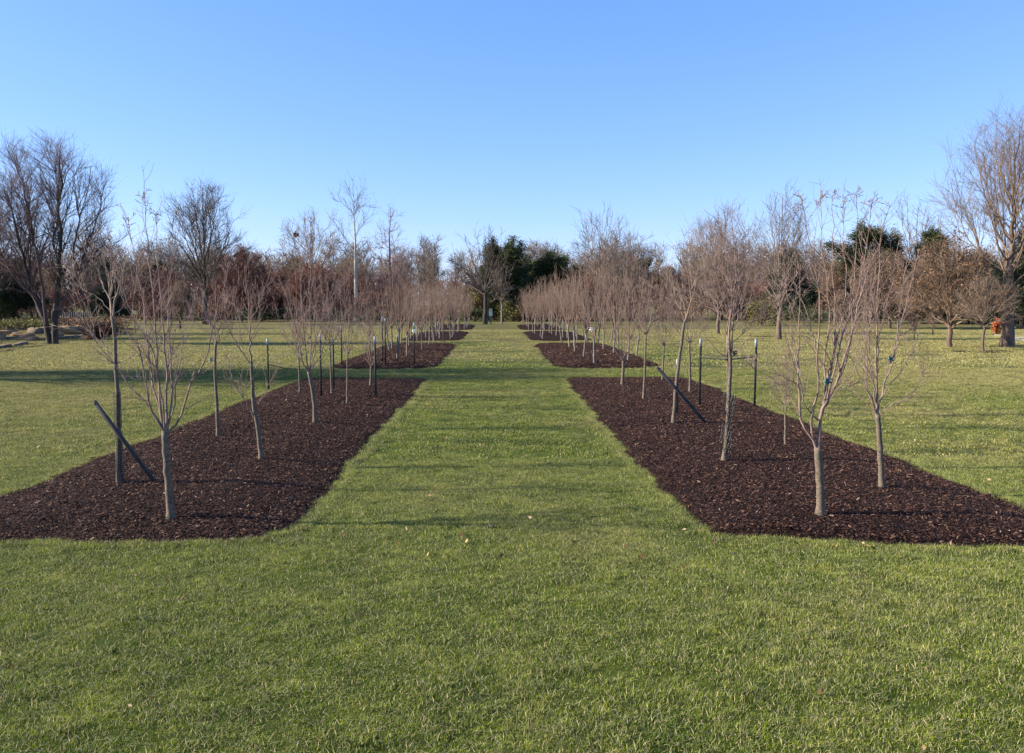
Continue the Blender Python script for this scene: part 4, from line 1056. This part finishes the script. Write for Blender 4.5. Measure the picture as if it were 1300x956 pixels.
# box on a post at the end of the lawn
def nest_box():
    Y = 76; p = colx(623, Y); root = empty('nest_box', p); tag(root, 'small cream box with rounded top on a post at the end of the lawn', 'nest box')
    mb = MB(); mb.tubes(np.array([[0, 0, 0], [0, 0, .72]])[None], np.full((1, 2), .06), 8); mb.box((0, 0, .72), (.2, .2, .04)); link('post', mb.mesh('post'), M['wood'], root, smooth=False)
    mb = MB(); n = 14; a = np.linspace(0, PI, n); prof = [(.16, .0)] + [(.16 * math.cos(t), .55 + .16 * math.sin(t)) for t in a] + [(-.16, 0)]
    P = np.array(prof); k = len(P); V = np.vstack([np.column_stack([P[:, 0], np.full(k, -.13), P[:, 1] + .74]), np.column_stack([P[:, 0], np.full(k, .13), P[:, 1] + .74])])
    i = np.arange(k); mb.add(V, np.stack([i, (i + 1) % k, (i + 1) % k + k, i + k], 1)); mb.F.setdefault(k, []).extend([i[None], (i[::-1] + k)[None]])
    link('box', mb.mesh('box'), M['cream'], root, smooth=False)
    mb = MB(); t = np.linspace(0, 2 * PI, 12, endpoint=False); mb.add(np.vstack([np.column_stack([.035 * np.cos(t), np.full(12, -.133), 1.2 + .035 * np.sin(t)])]), np.arange(12)[None]); link('entrance_hole', mb.mesh('entrance_hole'), M['black'], root, smooth=False)
nest_box()

# ------------------------------------------------------------------ rock garden at left, mulch ring and path at right
def strip(name, pts, mat, z, kind='structure'):
    n = len(pts); mb = MB(); mb.add([[x, y, z] for x, y in pts], [list(range(n))]) if n == 4 else None
    if n != 4:
        mb = MB(); P = np.array(pts); c = P.mean(0); V = np.vstack([np.column_stack([P, np.full(n, z)]), [[c[0], c[1], z]]]); i = np.arange(n)
        mb.add(V, np.stack([i, (i + 1) % n, np.full(n, n)], 1))
    o = link(name, mb.mesh(name), mat, smooth=False); tag(o, kind=kind); return o
def ring(cx, cy, rx, ry, seed, n=40):
    r = np.random.default_rng(seed); return [(cx + rx * math.cos(a) * (1 + r.normal(0, .04)), cy + ry * math.sin(a) * (1 + r.normal(0, .04))) for a in np.linspace(0, 2 * PI, n, endpoint=False)]
g = gnd(1248, 446); strip('mulch_ring', ring(g[0], g[1], 1.25, 1.0, 1), M['mulch'], .012)
g = gnd(975, 427); strip('mulch_ring', ring(g[0], g[1], 2.2, 1.0, 2), M['mulch'], .012)
pp = [gnd(x, y) for x, y in [(-60, 456), (0, 448), (60, 438), (110, 432), (172, 424), (176, 417), (120, 414), (0, 413), (-120, 414)]]
strip('rock_garden_ground', [(p[0], p[1]) for p in pp], M['mulch'], .010)
pp = [gnd(x, y) for x, y in [(1262, 428), (1300, 433), (1400, 445), (1400, 438), (1310, 428), (1262, 424.5)]]
strip('gravel_path', [(p[0], p[1]) for p in pp], M['path'], .014)
def rock(x, y, sx, sy, sz, seed, mat, label, group=None, name='rock'):
    rng = np.random.default_rng(seed); n, m = 14, 8; V = []; ph = rng.uniform(0, 6.28, 6)
    for j in range(m):
        th = PI * j / (m - 1)
        for i in range(n):
            a = 2 * PI * i / n; q = 1 + .16 * math.sin(2 * a + ph[0] + th) + .12 * math.sin(3 * a + ph[1] - 2 * th) + .08 * math.sin(5 * th + ph[2]) + rng.normal(0, .05)
            c = lambda v: math.copysign(abs(v) ** .6, v)
            V.append([sx * q * c(math.cos(a)) * math.sin(th) ** .6, sy * q * c(math.sin(a)) * math.sin(th) ** .6, sz * .5 + sz * .5 * c(math.cos(th)) * q])
    mb = MB(); f = [[j * n + i, j * n + (i + 1) % n, (j + 1) * n + (i + 1) % n, (j + 1) * n + i] for j in range(m - 1) for i in range(n)]
    mb.add(V, f); o = link(name, mb.mesh(name), mat, loc=(x, y, -.05), smooth=False); tag(o, label, 'rock', group)
for k, (px, py, sx, sz, mt_, lab) in enumerate([(86, 425, .75, .75, 'rock', 'large tan boulder leaning up beside the double-trunked tree'), (72, 429, .35, .5, 'rock', 'tan rock just right of the double-trunked tree'), (45, 424, .45, .55, 'greyrock', 'grey rock left of the double-trunked tree'),
        (113, 431, .3, .38, 'rock', 'small sunlit yellowish rock at the right end of the garden'), (28, 428, .5, .4, 'rock', 'brownish rock in the middle of the left garden'), (8, 425, .6, .45, 'rock', 'tan rock farthest left in the garden'), (100, 422, .7, .6, 'rock', 'dark rock behind the leaning boulder'), (58, 421, .5, .5, 'greyrock', 'pale rock behind the double trunk'), (132, 428, .4, .3, 'rock', 'low brown rock beside the pinkish brown shrub'), (150, 425, .5, .3, 'rock', 'low flat rock at the far right end of the rock line'), (-8, 431, .5, .4, 'rock', 'brown rock at the very left edge of the photograph'), (36, 432, .45, .3, 'rock', 'flat brown rock at the end of the nearest edging')]):
    g = gnd(px, py); rock(g[0], g[1], sx, .4, sz * .75, k, M[mt_], lab)
def edging(p0, p1, label, seed):
    a, b2 = gnd(*p0), gnd(*p1); d = b2 - a; L = np.linalg.norm(d); n = max(3, int(L / .9)); root = empty('stone_edging', a); tag(root, label, 'stone edging'); rng = np.random.default_rng(seed); ang = math.atan2(d[1], d[0])
    R_ = np.array([[math.cos(ang), -math.sin(ang), 0], [math.sin(ang), math.cos(ang), 0], [0, 0, 1]])
    for k in range(n):
        mb = MB(); mb.box((k + .5) / n * d + [rng.uniform(-.04, .04), rng.uniform(-.08, .08), .03], (L / n * rng.uniform(.75, .96), .26 + rng.uniform(-.06, .06), .16 + rng.uniform(-.05, .05)), R_ @ np.array(Matrix.Rotation(rng.uniform(-.12, .12), 3, 'Z'))); link('stone', mb.mesh('stone'), M['greyrock'], root, smooth=False)
edging((-30, 446), (34, 437), 'low pale stone edging nearest the lawn at far left', 1)
edging((64, 432), (118, 426), 'low pale stone edging right of the double-trunked tree', 2)
edging((-40, 433), (38, 428), 'low stone edging further back at far left', 3)
def screen(px, Y, w, h, label):
    g = colx(px, Y); root = empty('slatted_screen', g); tag(root, label, 'fence'); mb = MB(); n = int(w / .16)
    for k in range(n): mb.box((-w / 2 + (k + .5) * w / n, 0, h / 2), (.11, .025, h))
    link('slats', mb.mesh('slats'), M['slat'], root, smooth=False)
    mb = MB(); mb.box((0, .035, .3), (w, .04, .08)); mb.box((0, .035, h - .3), (w, .04, .08)); link('rail', mb.mesh('rail'), M['slat'], root, smooth=False)
    for s in (-1, 1):
        mb = MB(); mb.box((s * (w / 2 + .06), 0, h / 2 + .08), (.1, .1, h + .16)); link('post', mb.mesh('post'), M['slat'], root, smooth=False)
screen(90, 62, 2.6, 1.25, 'blue-grey slatted screen in the shade behind the rock garden')

# ------------------------------------------------------------------ light
SUN_EL = math.radians(26); SUN_AZ = math.radians(-91)     # azimuth from +Y (ahead) towards -X (left)
sd_ = Vector((math.sin(SUN_AZ) * math.cos(SUN_EL), math.cos(SUN_AZ) * math.cos(SUN_EL), math.sin(SUN_EL)))
ld = bpy.data.lights.new('sun', 'SUN'); ld.energy = 12.0; ld.angle = math.radians(.55); ld.color = (1, .90, .72)
lo = bpy.data.objects.new('sun', ld); COL.objects.link(lo); lo.rotation_euler = sd_.to_track_quat('Z', 'Y').to_euler(); lo.location = (-20, 5, 20)
w = bpy.data.worlds.new('World'); SC.world = w; w.use_nodes = True; t = w.node_tree; t.nodes.clear()
out = t.nodes.new('ShaderNodeOutputWorld'); bg = t.nodes.new('ShaderNodeBackground'); sk = t.nodes.new('ShaderNodeTexSky')
sk.sky_type = 'NISHITA'; sk.sun_disc = False; sk.sun_elevation = SUN_EL; sk.sun_rotation = SUN_AZ; sk.air_density = 1.0; sk.dust_density = .1; sk.ozone_density = 1.6; sk.altitude = 200
tint = mix(t, 1.0, sk.outputs[0], (.93, 1.17, 1.66), 'MULTIPLY')
sep = t.nodes.new('ShaderNodeSeparateColor'); cmb = t.nodes.new('ShaderNodeCombineColor'); t.links.new(tint, sep.inputs[0])
for k_, (pw, am) in enumerate(((.92, 1.088), (.72, 1.475), (.65, 2.04))):      # the photograph's flatter, less cyan horizon
    p_ = t.nodes.new('ShaderNodeMath'); p_.operation = 'POWER'; p_.inputs[1].default_value = pw; t.links.new(sep.outputs[k_], p_.inputs[0])
    q_ = t.nodes.new('ShaderNodeMath'); q_.operation = 'MULTIPLY'; q_.inputs[1].default_value = am; t.links.new(p_.outputs[0], q_.inputs[0]); t.links.new(q_.outputs[0], cmb.inputs[k_])
t.links.new(cmb.outputs[0], bg.inputs[0]); bg.inputs[1].default_value = .15; t.links.new(bg.outputs[0], out.inputs[0])
SC.view_settings.view_transform = 'Standard'; SC.view_settings.look = 'None'; SC.view_settings.exposure = 0; SC.view_settings.gamma = 1
SC.cycles.max_bounces = 5; SC.cycles.transparent_max_bounces = 4
